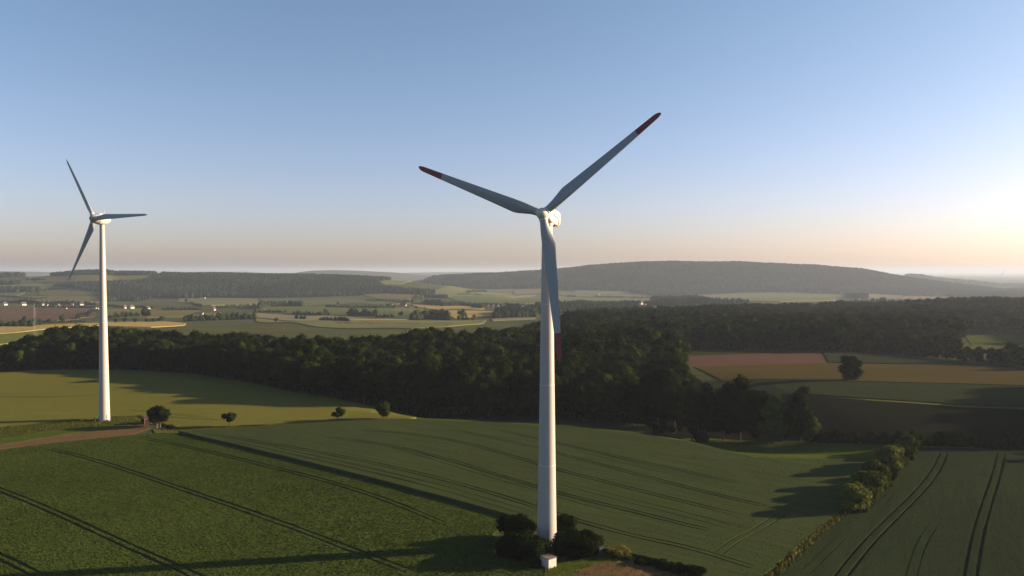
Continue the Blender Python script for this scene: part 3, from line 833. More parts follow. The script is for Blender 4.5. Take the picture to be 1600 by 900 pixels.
# far woods: photo outlines on the slopes
FW = [
    ([(160, 443), (225, 437), (262, 424), (300, 425), (400, 427), (540, 428), (640, 433), (705, 437), (720, 441), (672, 437), (630, 437), (588, 440), (600, 446), (655, 452), (690, 455), (668, 462), (600, 458), (560, 462), (470, 465), (400, 466), (330, 465), (285, 467), (240, 466), (215, 472), (190, 470), (165, 472)], 2500, 4100, 12),
    ([(-40, 422), (60, 422), (110, 419), (175, 419), (262, 422), (262, 428), (235, 430.5), (170, 430), (110, 430), (40, 432), (-40, 436)], 3200, 4100, 12),
    ([(-40, 440), (35, 440), (30, 445), (-40, 447)], 2500, 4000, 12),
    ([(-40, 449), (40, 449), (70, 450), (60, 456), (20, 458), (-40, 459)], 2400, 4000, 12),
    ([(108, 447), (160, 443), (164, 457), (135, 454), (118, 450)], 2400, 4000, 12),
    ([(60, 447), (100, 441), (222, 437), (222, 444), (160, 448), (110, 449)], 2400, 4000, 9),
    ([(665, 436), (700, 428), (800, 420), (850, 416), (1000, 404), (1200, 406), (1350, 414), (1390, 424), (1430, 430), (1500, 440), (1620, 452), (1700, 470), (1500, 470), (1480, 463), (1412, 462), (1355, 458.5), (1315, 460), (1240, 457), (1160, 457.5), (1080, 461), (1020, 463), (985, 455.5), (900, 453), (850, 450.5), (740, 452), (690, 456), (668, 451), (655, 445)], 4200, 5700, 15),
    ([(1320, 470), (1325, 460), (1340, 455), (1356, 457), (1356, 470)], 3500, 4600, 13),
    ([(1376, 426), (1420, 424), (1480, 430), (1620, 444), (1620, 452), (1500, 443), (1430, 435)], 6100, 7700, 18),
    ([(1018, 467), (1085, 464), (1120, 470), (1220, 473), (1330, 471), (1500, 470), (1500, 476), (1018, 478)], 2200, 4200, 13),
    ([(838, 480), (870, 477), (1018, 478), (1020, 486), (838, 492)], 1350, 2300, 10),
    ([(775, 489), (838, 486), (838, 496), (770, 498)], 1100, 2300, 9),
]
fp = []; fs = []
for poly, d0, d1, s in FW:
    xs = [q[0] for q in poly]
    x0 = min(min((q - 800) / F * d for q in xs) for d in (d0, d1)); x1 = max(max((q - 800) / F * d for q in xs) for d in (d0, d1))
    g = jgrid(x0, x1, d0, d1, s)
    z = zt(g[:, 0], g[:, 1])
    pp = np.stack([800 + F * g[:, 0] / g[:, 1], HY - F * (z - CZ) / g[:, 1]], -1)
    k = inside(pp, poly) & (inside(pp - np.array([[0, 1.]]) * (F * 11 / g[:, 1])[:, None], poly) | (d1 < 2400))
    # slope facing the drone only
    zf = zt(g[:, 0] * .985, g[:, 1] * .985)
    facing = (HY - F * (zf - CZ) / (g[:, 1] * .985)) > pp[:, 1] - 1.2
    g = g[k & facing]
    fp.append(g); fs.append(rng.uniform(.55, .95, len(g)) * s / 12.5 * (1 + .16 * np.sin(g[:, 0] / 83 + 1) * np.sin(g[:, 1] / 61)))
fp = np.vstack(fp); fs = np.concatenate(fs)
print('far trees', len(fp), 'forest', len(p))
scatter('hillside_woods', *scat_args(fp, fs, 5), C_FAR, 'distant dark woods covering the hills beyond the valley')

# ------------------------------------------------------------------ hedgerows and single trees in the valley
def hedge_mesh(pts, h, wdt):
    V, T, Q = [], [], []; nv = 0
    for (x, y) in pts:
        hh = h * rng.uniform(.55, 1.2); ww = wdt * rng.uniform(.8, 1.3)
        z = float(zt(x, y))
        v, f = blob((x, y, z + hh * .45), (ww, ww, hh * .58), 1, .25); V.append(v); T.append(f + nv); nv += len(v)
        q, fq = leaf_quads((x, y, z + hh * .5), (ww * 1.05, ww * 1.05, hh * .6), 22, max(.45, hh * .09), .5); V.append(q); Q.append(fq + nv); nv += len(q)
    return np.vstack(V), [list(a) for a in np.vstack(T)] + [list(a) for a in np.vstack(Q)]
HR = [   # photo polyline, height m, label
    ([(0, 511), (45, 511), (60, 508)], 12, 'dark hedge below the brown field at the left edge'),
    ([(60, 505), (130, 503)], 6, 'thin hedge along the lower rim of the brown field'),
    ([(120, 499), (138, 491), (152, 488)], 9, 'slanting hedge left of the far tower'),
    ([(172, 497), (216, 495)], 12, 'wood strip just right of the far tower'),
    ([(228, 504), (248, 503)], 8, 'short hedge beside the round tree clump right of the far tower'),
    ([(255, 484), (312, 484)], 10, 'hedge below the two white gables'),
    ([(340, 482), (398, 480)], 12, 'hedge row below the light green field'),
    ([(290, 502), (345, 500), (398, 499)], 14, 'tree belt at the forest back edge on the left'),
    ([(405, 483), (418, 479), (455, 478), (470, 479)], 18, 'clump of tall trees around farm buildings in mid valley'),
    ([(510, 480), (560, 481), (585, 482)], 10, 'long hedge through the middle of the valley'),
    ([(588, 482), (620, 481)], 14, 'trees left of the farm with red roofs'),
    ([(405, 488), (445, 489)], 8, 'low hedge in mid valley near the left farm'),
    ([(460, 491), (515, 493)], 11, 'hedge with a tall bush in mid valley'),
    ([(545, 494), (585, 495)], 17, 'dense copse in the middle of the valley'),
    ([(588, 496), (614, 496)], 9, 'row of bushes right of the dense copse'),
    ([(461, 499), (476, 499.5)], 10, 'small dark copse in the pale strip'),
    ([(500, 501), (545, 503)], 9, 'row of dark bushes along the grey green field'),
    ([(644, 500), (660, 499), (690, 499.5), (698, 500)], 20, 'broad rounded wood in front of the straw coloured field'),
    ([(718, 499.5), (740, 500)], 9, 'bushes right of the broad rounded wood'),
    ([(775, 495), (838, 492)], 9, 'hedge left of the near tower'),
    ([(645, 473), (660, 472)], 26, 'square dark wood beside the golden field'),
    ([(664, 474), (690, 478)], 20, 'dark wood right of the square wood'),
    ([(665, 465), (698, 466)], 17, 'dark wood on the slope below the hill'),
    ([(690, 479), (720, 478), (750, 480)], 16, 'tree belt leading to the central village'),
    ([(750, 482), (760, 479), (800, 480), (838, 484)], 14, 'trees among the houses of the central village'),
    ([(676, 487), (700, 488)], 7, 'low bushes around small sheds in the straw field'),
    ([(574, 470), (615, 472), (640, 472)], 9, 'hedge above the central green field'),
    ([(730, 458), (760, 457)], 12, 'village trees at the foot of the large hill'),
    ([(716, 461), (750, 461)], 8, 'hedge line below the hill foot houses'),
    ([(885, 464), (900, 464)], 14, 'small wood right of the near tower'),
    ([(930, 464), (975, 465)], 10, 'hedge line right of the near tower'),
    ([(985, 465), (1050, 466)], 8, 'long far hedge below the large hill'),
    ([(892, 478), (905, 476), (925, 478)], 16, 'trees behind the forest right of the near tower'),
    ([(960, 480), (985, 482), (1015, 482)], 9, 'trees among the houses of the far hamlet'),
    ([(-10, 474), (60, 476), (100, 476), (150, 477)], 15, 'trees behind the houses of the left village'),
    ([(55, 480), (110, 481), (150, 483)], 9, 'garden trees in front of the left village'),
    ([(165, 478), (240, 482)], 8, 'hedge line behind the white gables'),
    ([(40, 455), (80, 452), (100, 452)], 10, 'hedge on the left hillside'),
    ([(0, 463), (60, 468), (75, 466)], 9, 'hedge curving above the left village'),
    ([(50, 437), (70, 438)], 12, 'copse in the olive hillside field'),
    ([(290, 474), (315, 480)], 7, 'field edge bushes right of the white gables'),
]
HR = [(l_, h_ * .78, n_) for l_, h_, n_ in HR]
for ln, h, lab in HR:
    w_ = [G(*q) for q in ln]
    d = np.mean([q[1] for q in w_])
    st = max(h * .45, 5)
    pts = []
    for row in range(2 if h > 13 else 1):
        pts += [(q[0] + rnd.uniform(-2, 2), q[1] + row * h * .6 + rnd.uniform(-2, 2)) for q in resample(w_, st)]
    V, Fc = hedge_mesh(pts, h, h * .42)
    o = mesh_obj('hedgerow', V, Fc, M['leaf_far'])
    tag(o, lab, 'hedgerow', 'hedges and tree belts in the valley')

def round_tree_mesh(h, rad, n=8, per=90, size=.5, z0=.2):
    return crown_arrays(h, rad, h * z0, n, per, size, 2)
VT = [(96, 503.5, 15, 'square dark tree on the rim of the brown field'), (75, 505, 9, 'small round tree on the rim of the brown field'), (37, 506, 12, 'tree in the hedge at the left edge'),
      (180, 505, 9, 'first small tree in the yellow field right of the far tower'), (194, 505, 10, 'second small tree in the yellow field right of the far tower'), (210, 506, 10, 'third small tree in the yellow field right of the far tower'),
      (226, 500, 26, 'big round tree clump right of the far tower'), (252, 503, 11, 'round bush right of the big round tree clump'), (343, 499, 15, 'pointed tree at the forest back edge'),
      (291, 473, 16, 'lone tree on the rim of the light green field'), (431, 504, 9, 'small tree at the left start of the grey green field'), (508, 492, 15, 'tall bush standing in the mid valley hedge'),
      (627, 495, 14, 'lone tree right of the row of bushes'), (722, 498.5, 20, 'pointed lone tree in the straw field'), (741, 498, 9, 'small tree right of the pointed lone tree'),
      (651, 483, 9, 'small tree right of the farm with red roofs'), (528, 476, 10, 'lone round tree in the green mid valley field'), (43, 438, 12, 'lone tree on the upper olive field')]
for px, py, h, lab in VT:
    x, y = G(px, py)
    t = empty('tree', (x, y, float(zt(x, y)))); tag(t, lab, 'tree', 'single trees in the valley')
    V, Fc = crown_arrays(h, h * .42, h * .12, 6, 40, h * .05, 2)
    mesh_obj('crown', V, Fc, M['leaf_far'], t)
    tv, tf = trunk_arrays(h, h * .02, 3, h * .3); mesh_obj('trunk', tv, tf, M['bark'], t)

# ------------------------------------------------------------------ houses
def house(name, px, py, L, Wd, hw, hr, rz, wall, roof, lab, cat='house', group=None, win=2):
    x, y = G(px, py)
    t = empty(name, (x, y, float(zt(x, y)) + .1), rz); tag(t, lab, cat, group); L *= .68; Wd *= .72; hw *= .72; hr *= .8
    bm = bmesh.new()
    a, b = L / 2, Wd / 2
    v = [bm.verts.new(c) for c in ((-a, -b, -1), (a, -b, -1), (a, b, -1), (-a, b, -1), (-a, -b, hw), (a, -b, hw), (a, b, hw), (-a, b, hw), (-a, 0, hw + hr), (a, 0, hw + hr))]
    for f in ((0, 1, 5, 4), (2, 3, 7, 6), (1, 2, 6, 9, 5), (3, 0, 4, 8, 7), (3, 2, 1, 0), (4, 5, 9, 8), (6, 7, 8, 9)): bm.faces.new([v[i] for i in f])
    bm_obj('wall', bm, M[wall], t)
    bm = bmesh.new(); e = .5; k = e * hr / b; th = .25
    for s in (-1, 1):
        q = [(-a - e, s * (b + e), hw - k + .05), (a + e, s * (b + e), hw - k + .05), (a + e, 0, hw + hr + .05), (-a - e, 0, hw + hr + .05)]
        lo = [bm.verts.new(c) for c in q]; hi = [bm.verts.new((c[0], c[1], c[2] + th)) for c in q]
        bm.faces.new(lo); bm.faces.new(hi)
        for i in range(4): bm.faces.new((lo[i], lo[(i + 1) % 4], hi[(i + 1) % 4], hi[i]))
    ro = bm_obj('roof', bm, M[roof], t)
    if cat == 'house': bm_obj('chimney', box_bm(a * .3, a * .3 + .8, .6, 1.4, hw + hr * .4, hw + hr + 1.2), M['roof_red'], ro)
    bm = box_bm(-.6, .6, -b - .06, -b + .02, 1.0, 2.2)
    for i in range(win):
        xx = -a + (i + .5) * 2 * a / win
        box_bm(xx - .6, xx + .6, -b - .05, -b + .03, hw - 1.9, hw - .7, bm=bm)
    wo = bm_obj('window', bm, M['glass'], t)
    return t
HS = [
    (7, 477, 17, 11, 6, 6, 1.35, 'wall_white', 'roof_dark', 'white gabled house at the left edge of the left village'),
    (36, 477, 20, 12, 6, 6.5, 1.2, 'wall_white', 'roof_dark', 'largest white gabled house of the left village'),
    (58, 479, 10, 8, 4, 3, .2, 'wall_white', 'roof_red', 'small white house right of the largest gabled house'),
    (67, 477, 14, 9, 5, 4, 1.2, 'wall_white', 'roof_dark', 'white house in the middle of the left village'),
    (72, 478, 13, 9, 4, 4, .1, 'wall_cream', 'roof_red', 'cream house in the middle of the left village'),
    (91, 478, 9, 8, 5, 4, 1.3, 'wall_white', 'roof_dark', 'narrow white house in the left village'),
    (101, 483, 12, 7, 3, 2, .1, 'wall_white', 'roof_dark', 'low white shed in front of the left village'),
    (112, 477, 12, 9, 5, 4, .2, 'wall_cream', 'roof_red', 'cream house under trees in the left village'),
    (127, 477, 16, 10, 6, 4, .9, 'wall_white', 'roof_red', 'white house at the right end of the left village'),
    (132, 481, 8, 7, 4, 3, .4, 'wall_cream', 'roof_dark', 'small cream house right of the left village'),
    (147, 483, 14, 8, 4, 3, .1, 'wall_white', 'roof_dark', 'long white building beside the far tower'),
    (153, 483, 8, 7, 4, 3, 1.2, 'wall_white', 'roof_red', 'small white house tucked behind the far tower'),
    (195, 482, 15, 9, 6, 6, 1.35, 'wall_white', 'roof_dark', 'left one of the three white gables right of the far tower'),
    (205, 482, 18, 11, 6, 6, 1.25, 'wall_white', 'roof_dark', 'middle one of the three white gables right of the far tower'),
    (230, 483, 16, 11, 5, 5, 1.2, 'wall_white', 'roof_dark', 'right one of the three white gables right of the far tower'),
    (316, 467, 30, 12, 5, 3, .05, 'wall_white', 'roof_dark', 'long white building alone under the forested hill'),
    (334, 485, 11, 8, 5, 6, 1.3, 'wall_white', 'roof_dark', 'lone small white gable in the valley'),
    (310, 492, 26, 10, 4, 3, .05, 'wall_cream', 'roof_dark', 'long low pale shed in the olive field'),
    (451, 473.5, 22, 10, 6, 5, .5, 'wall_cream', 'roof_dark', 'pale house beside the tall farm trees'),
    (414, 487, 8, 7, 4, 3, .9, 'wall_white', 'roof_dark', 'tiny white hut below the tall farm trees'),
    (624, 482, 34, 14, 6, 6, .15, 'wall_white', 'roof_red', 'long white farmhouse with a red roof'),
    (636, 483.5, 22, 12, 6, 5, .2, 'wall_white', 'roof_red', 'white barn with a red roof beside the farmhouse'),
    (630, 479, 24, 12, 7, 6, -.1, 'wall_cream', 'roof_red', 'red roofed barn behind the white farmhouse'),
    (672, 465, 12, 9, 5, 4, .8, 'wall_white', 'roof_dark', 'pale house on the slope below the hill'),
    (684, 487, 12, 8, 4, 3, .5, 'wall_cream', 'roof_dark', 'small shed in the straw field'),
    (763, 481, 11, 9, 6, 4, 1.1, 'wall_white', 'roof_red', 'leftmost white house of the central village'),
    (771, 481, 12, 9, 6, 4, .9, 'wall_white', 'roof_red', 'second white house of the central village'),
    (778, 481, 11, 9, 6, 4, 1.1, 'wall_white', 'roof_dark', 'third white house of the central village'),
    (786, 480, 11, 9, 6, 4, .3, 'wall_cream', 'roof_red', 'cream house in the middle of the central village'),
    (796, 484, 11, 9, 5, 4, 1.2, 'wall_cream', 'roof_red', 'cream house above the bright farm shed'),
    (804, 487.5, 24, 12, 6, 5, .9, 'wall_white', 'roof_dark', 'bright white farm shed in front of the central village'),
    (817, 482.5, 16, 11, 6, 5, .9, 'wall_white', 'roof_red', 'bright house at the right end of the central village'),
    (828, 483, 11, 9, 6, 4, 1.1, 'wall_white', 'roof_red', 'white house nearest the near tower'),
    (790, 484.5, 10, 9, 5, 4, .2, 'wall_cream', 'roof_red', 'cream house low in the central village'),
    (742, 456, 18, 10, 6, 4, .8, 'wall_white', 'roof_red', 'left white house under the large hill'),
    (751, 456.5, 18, 10, 6, 4, .3, 'wall_cream', 'roof_red', 'right cream house under the large hill'),
    (936, 462, 16, 12, 8, 5, 1.1, 'wall_white', 'roof_dark', 'lone white house under the hill right of the near tower'),
    (980, 485, 16, 9, 5, 4, .4, 'wall_white', 'roof_red', 'white house low in the far hamlet'),
    (988, 486, 14, 9, 5, 4, .2, 'wall_cream', 'roof_red', 'cream house low in the far hamlet'),
    (992, 482, 12, 9, 5, 4, 1.1, 'wall_white', 'roof_red', 'white house in the far hamlet'),
    (975, 482, 12, 9, 5, 4, 1.1, 'wall_cream', 'roof_red', 'cream house in the far hamlet'),
    (1055, 471, 14, 9, 6, 4, 1.1, 'wall_white', 'roof_red', 'tiny pale house below the large hill'),
    (1094, 466, 22, 12, 6, 5, .3, 'wall_cream', 'roof_red', 'red roofed farm on the straw patch'),
    (1343, 470, 24, 12, 7, 5, 1.0, 'wall_white', 'roof_dark', 'pale building in front of the wooded knoll'),
    (1303, 471, 16, 10, 6, 4, 1.0, 'wall_white', 'roof_red', 'small pale house left of the wooded knoll'),
    (1424, 468.5, 20, 10, 6, 5, .3, 'wall_cream', 'roof_red', 'left red roofed house in the hazy straw field'),
    (1438, 468, 18, 10, 6, 5, .2, 'wall_cream', 'roof_red', 'right red roofed house in the hazy straw field'),
]
for a in HS: house('house', *a[:7], a[7], a[8], a[9], 'house', 'houses scattered over the valley')
# church of the far hamlet
x, y = G(1002, 483)
t = empty('church', (x, y, float(zt(x, y))), .6); tag(t, 'small white church with a spire in the far hamlet', 'church')
bm_obj('church_tower', box_bm(-3.5, 3.5, -3.5, 3.5, -1, 17), M['wall_white'], t)
bm = bmesh.new(); bmesh.ops.create_cone(bm, cap_ends=True, segments=4, radius1=5.2, radius2=.05, depth=12)
for v in bm.verts: v.co.z += 23.0
bmesh.ops.rotate(bm, verts=bm.verts, matrix=Matrix.Rotation(R(45), 3, 'Z')); bm_obj('spire', bm, M['roof_dark'], t)
bm = box_bm(3.6, 20, -5, 5, -1, 8); bm_obj('nave', bm, M['wall_white'], t)
bm = bmesh.new(); v = [bm.verts.new(c) for c in ((3.6, -5.6, 8), (20.5, -5.6, 8), (20.5, 5.6, 8), (3.6, 5.6, 8), (3.6, 0, 14), (20.5, 0, 14))]
for f in ((0, 1, 5, 4), (2, 3, 4, 5), (1, 2, 5), (3, 0, 4), (3, 2, 1, 0)): bm.faces.new([v[i] for i in f])
bm_obj('roof', bm, M['roof_red'], t)

# ------------------------------------------------------------------ masts
def lattice(name, x, y, H, wb, wt, lab, arms=True, r=.12):
    t = empty(name, (x, y, float(zt(x, y)))); tag(t, lab, 'mast')
    bm = bmesh.new(); n = 10
    def c(i, k):
        f = i / n; ww = (wb * (1 - f) + wt * f) / 2; z = H * (1 - (1 - f) ** 1.15)
        return Vector(((-ww, ww, ww, -ww)[k], (-ww, -ww, ww, ww)[k], z))
    for k in range(4):
        for i in range(n):
            tube(bm, c(i, k), c(i + 1, k), r, r, 4)
    bm_obj('mast_leg', bm, M['galv'], t)
    bm = bmesh.new()
    for k in range(4):
        for i in range(n):
            k2 = (k + 1) % 4
            tube(bm, c(i, k), c(i + 1, k2), r * .6, r * .6, 4); tube(bm, c(i, k2), c(i + 1, k), r * .6, r * .6, 4)
    bm_obj('bracing', bm, M['galv'], t)
    if arms:
        for z, l in ((H * .72, 6), (H * .84, 8), (H * .95, 5)):
            bm = bmesh.new(); tube(bm, (-l, 0, z), (l, 0, z), r, r, 4); tube(bm, (-l, 0, z), (0, 0, z + 1.6), r * .7, r * .7, 4); tube(bm, (l, 0, z), (0, 0, z + 1.6), r * .7, r * .7, 4)
            bm_obj('cross_arm', bm, M['galv'], t)
    return t
x, y = G(53, 524)
lattice('transmission_tower', x, y, (524 - 474) / F * y, 2.6, .6, 'thin pale lattice power mast in the field left of the far turbine', True, .035)
x, y = col_at(1501, 7500)
t = lattice('radio_mast', x, y, 62, 5, 2, 'thin dark radio mast on the far ridge at the right', False, .8)

# ------------------------------------------------------------------ wind turbines
def blade_meshes(L, r0, cmax, ctip, red_from, maxat=.2, tw=(22, -1), sweep=0.0, prebend=.0):
    """blade along +Z, chord along X, thickness along Y (rotor axis, +Y = downwind)"""
    def section(s):
        z = r0 + (L - r0) * s
        blend = sstep(s / maxat) if s < maxat else 1.0
        ch = (2 * .9 * (1 - blend) + cmax * blend) if s < maxat else cmax + (ctip - cmax) * ((s - maxat) / (1 - maxat)) ** .85
        if s > .95: ch *= math.sqrt(max(0.03, 1 - ((s - .95) / .0505) ** 2))
        th = 1.0 * (1 - blend) + blend * max(.14, .42 - .45 * s)
        twist = R(tw[0] + (tw[1] - tw[0]) * min(1, s / .9) ** .6)
        n = 20; pts = []
        for i in range(n):
            a = 2 * math.pi * i / n
            cx = math.cos(a); sy = math.sin(a)
            xx = cx * .5
            air = sy * .5 * th * (1 - blend * .75 * (xx + .5) ** 1.5)
            xo = xx + blend * .18       # leading edge towards -X, pitch axis at a third
            X = xo * ch; Yv = air * ch
            c, s_ = math.cos(twist), math.sin(twist)
            pts.append(Vector((-(X * c - Yv * s_), X * s_ + Yv * c - prebend * s * s, z)))
        return pts
    cut = red_from
    A = [section(s) for s in np.concatenate([np.linspace(0, maxat * 1.3, 12), np.linspace(maxat * 1.3, cut or 1, 16)[1:]])]
    bm = bmesh.new(); ring_loft(bm, A); out = [bm]
    if cut:
        B = [section(s) for s in np.concatenate([np.linspace(cut, .95, 6), np.linspace(.95, 1, 9)[1:]])]
        bm = bmesh.new(); ring_loft(bm, B); out.append(bm)
    return out

def tower(t, H, rb, rt, hm):
    bm = bmesh.new(); n = 48
    cuts = [0, .25, .5, .75, 1]
    zs = sorted(set([H * i / 24 for i in range(25)]))
    ring_loft(bm, [circ(rb + (rt - rb) * (z / H) ** .92, z, n) for z in zs])
    tw = bm_obj('tower', bm, M['tower'], t, True, 60)
    for c in cuts[1:4]:
        z = H * c; r = rb + (rt - rb) * c ** .92
        bm = bmesh.new(); ring_loft(bm, [circ(r + .015, z - .09, n), circ(r + .03, z - .06, n), circ(r + .03, z + .06, n), circ(r + .015, z + .09, n)])
        bm_obj('flange', bm, M['nacelle'], tw, True, 30)
    bm = bmesh.new(); ring_loft(bm, [circ(rb + .55, -.4, n), circ(rb + .55, .25, n), circ(rb + .35, .3, n)])
    bm_obj('foundation', bm, M['kiosk_roof'], t)
    # access door with steps on the camera's right side
    a = R(-25); q = Matrix.Rotation(a, 4, 'Z')
    bm = box_bm(rb - .15, rb + .07, -.5, .5, .6, 2.8, .03); bmesh.ops.transform(bm, matrix=q, verts=bm.verts)
    d = bm_obj('door', bm, M['galv'], t)
    bm = bmesh.new()
    for i in range(3): box_bm(rb + .05, rb + 1.2 - i * .3, -.6, .6, .1 + i * .17, .1 + (i + 1) * .17 - .005, bm=bm)
    bmesh.ops.transform(bm, matrix=q, verts=bm.verts); bm_obj('step', bm, M['galv'], t)
    return tw

def axis_matrix(yaw, tilt, theta):
    """rotor frame: local +Y points downwind along the shaft, Z up, turned by theta"""
    return Matrix.Rotation(-yaw, 4, 'Z') @ Matrix.Rotation(-tilt, 4, 'X')

def near_turbine():
    D = 185.0; x = (855 - 800) / F * D
    t = empty('wind_turbine', (x, D, 0)); tag(t, 'near white wind turbine with red blade tips standing in bushes', 'wind turbine', 'wind turbines')
    yaw, tilt, th = R(20.1), R(6), R(51.2)
    hub_w = Vector(((848.2 - 800) / F * 181.6, 181.6, CZ + (HY - 334.5) * 181.6 / F))
    H = hub_w.z - 2.0
    tower(t, H, 2.4, 1.25, 0)
    ax = axis_matrix(yaw, tilt, 0)
    hub = hub_w - t.location
    # nacelle body: runs downwind (+Y local)
    fr = Matrix.Translation(hub) @ ax
    n = empty('nacelle', (0, 0, 0)); n.parent = None
    bpy.data.objects.remove(n)
    prof = [(1.35, 1.25, 1.2, .0), (1.7, 1.55, 1.55, .0), (2.6, 1.72, 1.8, .05), (5.0, 1.8, 1.95, .1), (8.0, 1.75, 1.9, .15), (9.3, 1.55, 1.7, .2), (9.6, 1.3, 1.45, .2)]
    bm = bmesh.new(); rings = []
    for yy, hx, hz, dz in prof:
        ring = []
        for i in range(28):
            a = 2 * math.pi * i / 28; ca, sa = math.cos(a), math.sin(a)
            e = .38
            ring.append(Vector((hx * math.copysign(abs(ca) ** e, ca), yy, dz + hz * math.copysign(abs(sa) ** e, sa))))
        rings.append(ring)
    ring_loft(bm, rings); bmesh.ops.transform(bm, matrix=fr, verts=bm.verts)
    nac = bm_obj('nacelle', bm, M['nacelle'], t, True, 35)
    # seam, rear louvre, roof hatch, anemometer
    bm = bmesh.new()
    for s in (-1, 1):
        pts = [(s * 1.80, 2.9, .5), (s * 1.845, 4.4, .1), (s * 1.84, 6.2, -.1), (s * 1.82, 6.9, -.5), (s * 1.80, 7.2, -1.5)]
        for a_, b_ in zip(pts, pts[1:]): tube(bm, a_, b_, .075, .075, 6)
    bmesh.ops.transform(bm, matrix=fr, verts=bm.verts); bm_obj('panel_seam', bm, M['dark'], nac)
    bm = box_bm(-.9, .9, 9.5, 9.68, -.7, .9, .03); bmesh.ops.transform(bm, matrix=fr, verts=bm.verts); bm_obj('vent', bm, M['dark'], nac)
    bm = box_bm(-.7, .7, 4.4, 6.2, 1.98, 2.2, .05); bmesh.ops.transform(bm, matrix=fr, verts=bm.verts); bm_obj('hatch', bm, M['galv'], nac)
    bm = bmesh.new(); tube(bm, (.5, 8.4, 1.9), (.5, 8.4, 3.0), .05, .05); tube(bm, (.1, 8.4, 2.9), (.9, 8.4, 2.9), .04, .04); tube(bm, (-.5, 8.4, 1.9), (-.5, 8.4, 2.5), .12, .12)
    bmesh.ops.transform(bm, matrix=fr, verts=bm.verts); bm_obj('anemometer', bm, M['dark'], nac)
    bm = bmesh.new(); ring_loft(bm, [circ(1.45, -.5, 32), circ(1.5, .1, 32), circ(1.4, .5, 32)])
    for v in bm.verts: v.co.z += H
    bm_obj('yaw_ring', bm, M['nacelle'], t, True, 30)
    # hub with nose cone and blade roots
    bm = bmesh.new(); rings = []
    for yy, r_ in ((-1.95, .12), (-1.85, .45), (-1.6, .8), (-1.2, 1.15), (-.6, 1.42), (0, 1.5), (.7, 1.5), (1.2, 1.4), (1.3, 1.1)):
        rings.append([Vector((r_ * math.cos(2 * math.pi * i / 28), yy, r_ * math.sin(2 * math.pi * i / 28))) for i in range(28)])
    ring_loft(bm, rings); bmesh.ops.transform(bm, matrix=fr, verts=bm.verts)
    hb = bm_obj('hub', bm, M['nacelle'], t, True, 50)
    for k in range(3):
        rot = Matrix.Rotation(th + k * 2 * math.pi / 3, 4, 'Y')
        parts = blade_meshes(35.2, .9, 3.2, 1.15, .80, .2, (24, 2), prebend=.9)
        for bm in parts: bmesh.ops.transform(bm, matrix=fr @ rot, verts=bm.verts)
        bl = bm_obj('blade', parts[0], M['blade'], t, True, 50)
        bm_obj('blade_tip', parts[1], M['red'], bl, True, 50)
        bm = bmesh.new(); ring_loft(bm, [circ(.98, .75, 24), circ(.98, 1.55, 24), circ(.90, 1.62, 24)]); bmesh.ops.transform(bm, matrix=fr @ rot, verts=bm.verts)
        bm_obj('blade_collar', bm, M['nacelle'], bl, True, 40)
    return t

def far_turbine():
    x, D = G(160.5, 658)
    z0 = float(zt(x, D))
    t = empty('wind_turbine', (x, D, z0)); tag(t, 'far white wind turbine with an egg shaped hub, standing in the yellow field', 'wind turbine', 'wind turbines')
    yaw, tilt, th = R(21), R(1), R(88.7)
    Dh = D - 4.2
    hub = Vector(((148.2 - 800) / F * Dh, Dh, CZ + (HY - 341.5) * Dh / F)) - t.location
    H = hub.z - 2.2
    tower(t, H, 2.3, 1.0, 0)
    fr = Matrix.Translation(hub) @ axis_matrix(yaw, tilt, 0)
    def egg(prof, name, mat, par):
        bm = bmesh.new()
        ring_loft(bm, [[Vector((r_ * math.cos(2 * math.pi * i / 32), yy, r_ * math.sin(2 * math.pi * i / 32))) for i in range(32)] for yy, r_ in prof])
        bmesh.ops.transform(bm, matrix=fr, verts=bm.verts); return bm_obj(name, bm, mat, par, True, 60)
    nac = egg([(1.5, 2.3), (2.4, 2.55), (3.8, 2.6), (5.2, 2.35), (6.6, 1.8), (7.8, 1.05), (8.4, .3)], 'nacelle', M['nacelle'], t)
    hb = egg([(-2.1, .15), (-1.9, .7), (-1.5, 1.15), (-.8, 1.6), (.1, 1.95), (1.0, 2.15), (1.45, 2.2)], 'hub', M['blade'], t)
    bm = bmesh.new(); tube(bm, (0, 5.2, 2.3), (0, 5.2, 4.3), .07, .05); tube(bm, (-.7, 5.2, 4.2), (.7, 5.2, 4.2), .04, .04)
    bmesh.ops.transform(bm, matrix=fr, verts=bm.verts); bm_obj('anemometer', bm, M['galv'], nac)
    for k in range(3):
        rot = Matrix.Rotation(th + k * 2 * math.pi / 3, 4, 'Y')
        bm = blade_meshes(31.0, 1.2, 2.7, .75, None, .14, (26, 0), prebend=.5)[0]
        bmesh.ops.transform(bm, matrix=fr @ rot, verts=bm.verts); bl = bm_obj('blade', bm, M['blade'], t, True, 50)
        bm = bmesh.new(); ring_loft(bm, [circ(1.0, 1.2, 24), circ(1.0, 2.3, 24), circ(.92, 2.4, 24)]); bmesh.ops.transform(bm, matrix=fr @ rot, verts=bm.verts)
        bm_obj('blade_collar', bm, M['nacelle'], bl, True, 40)
    return t
near_turbine(); far_turbine()
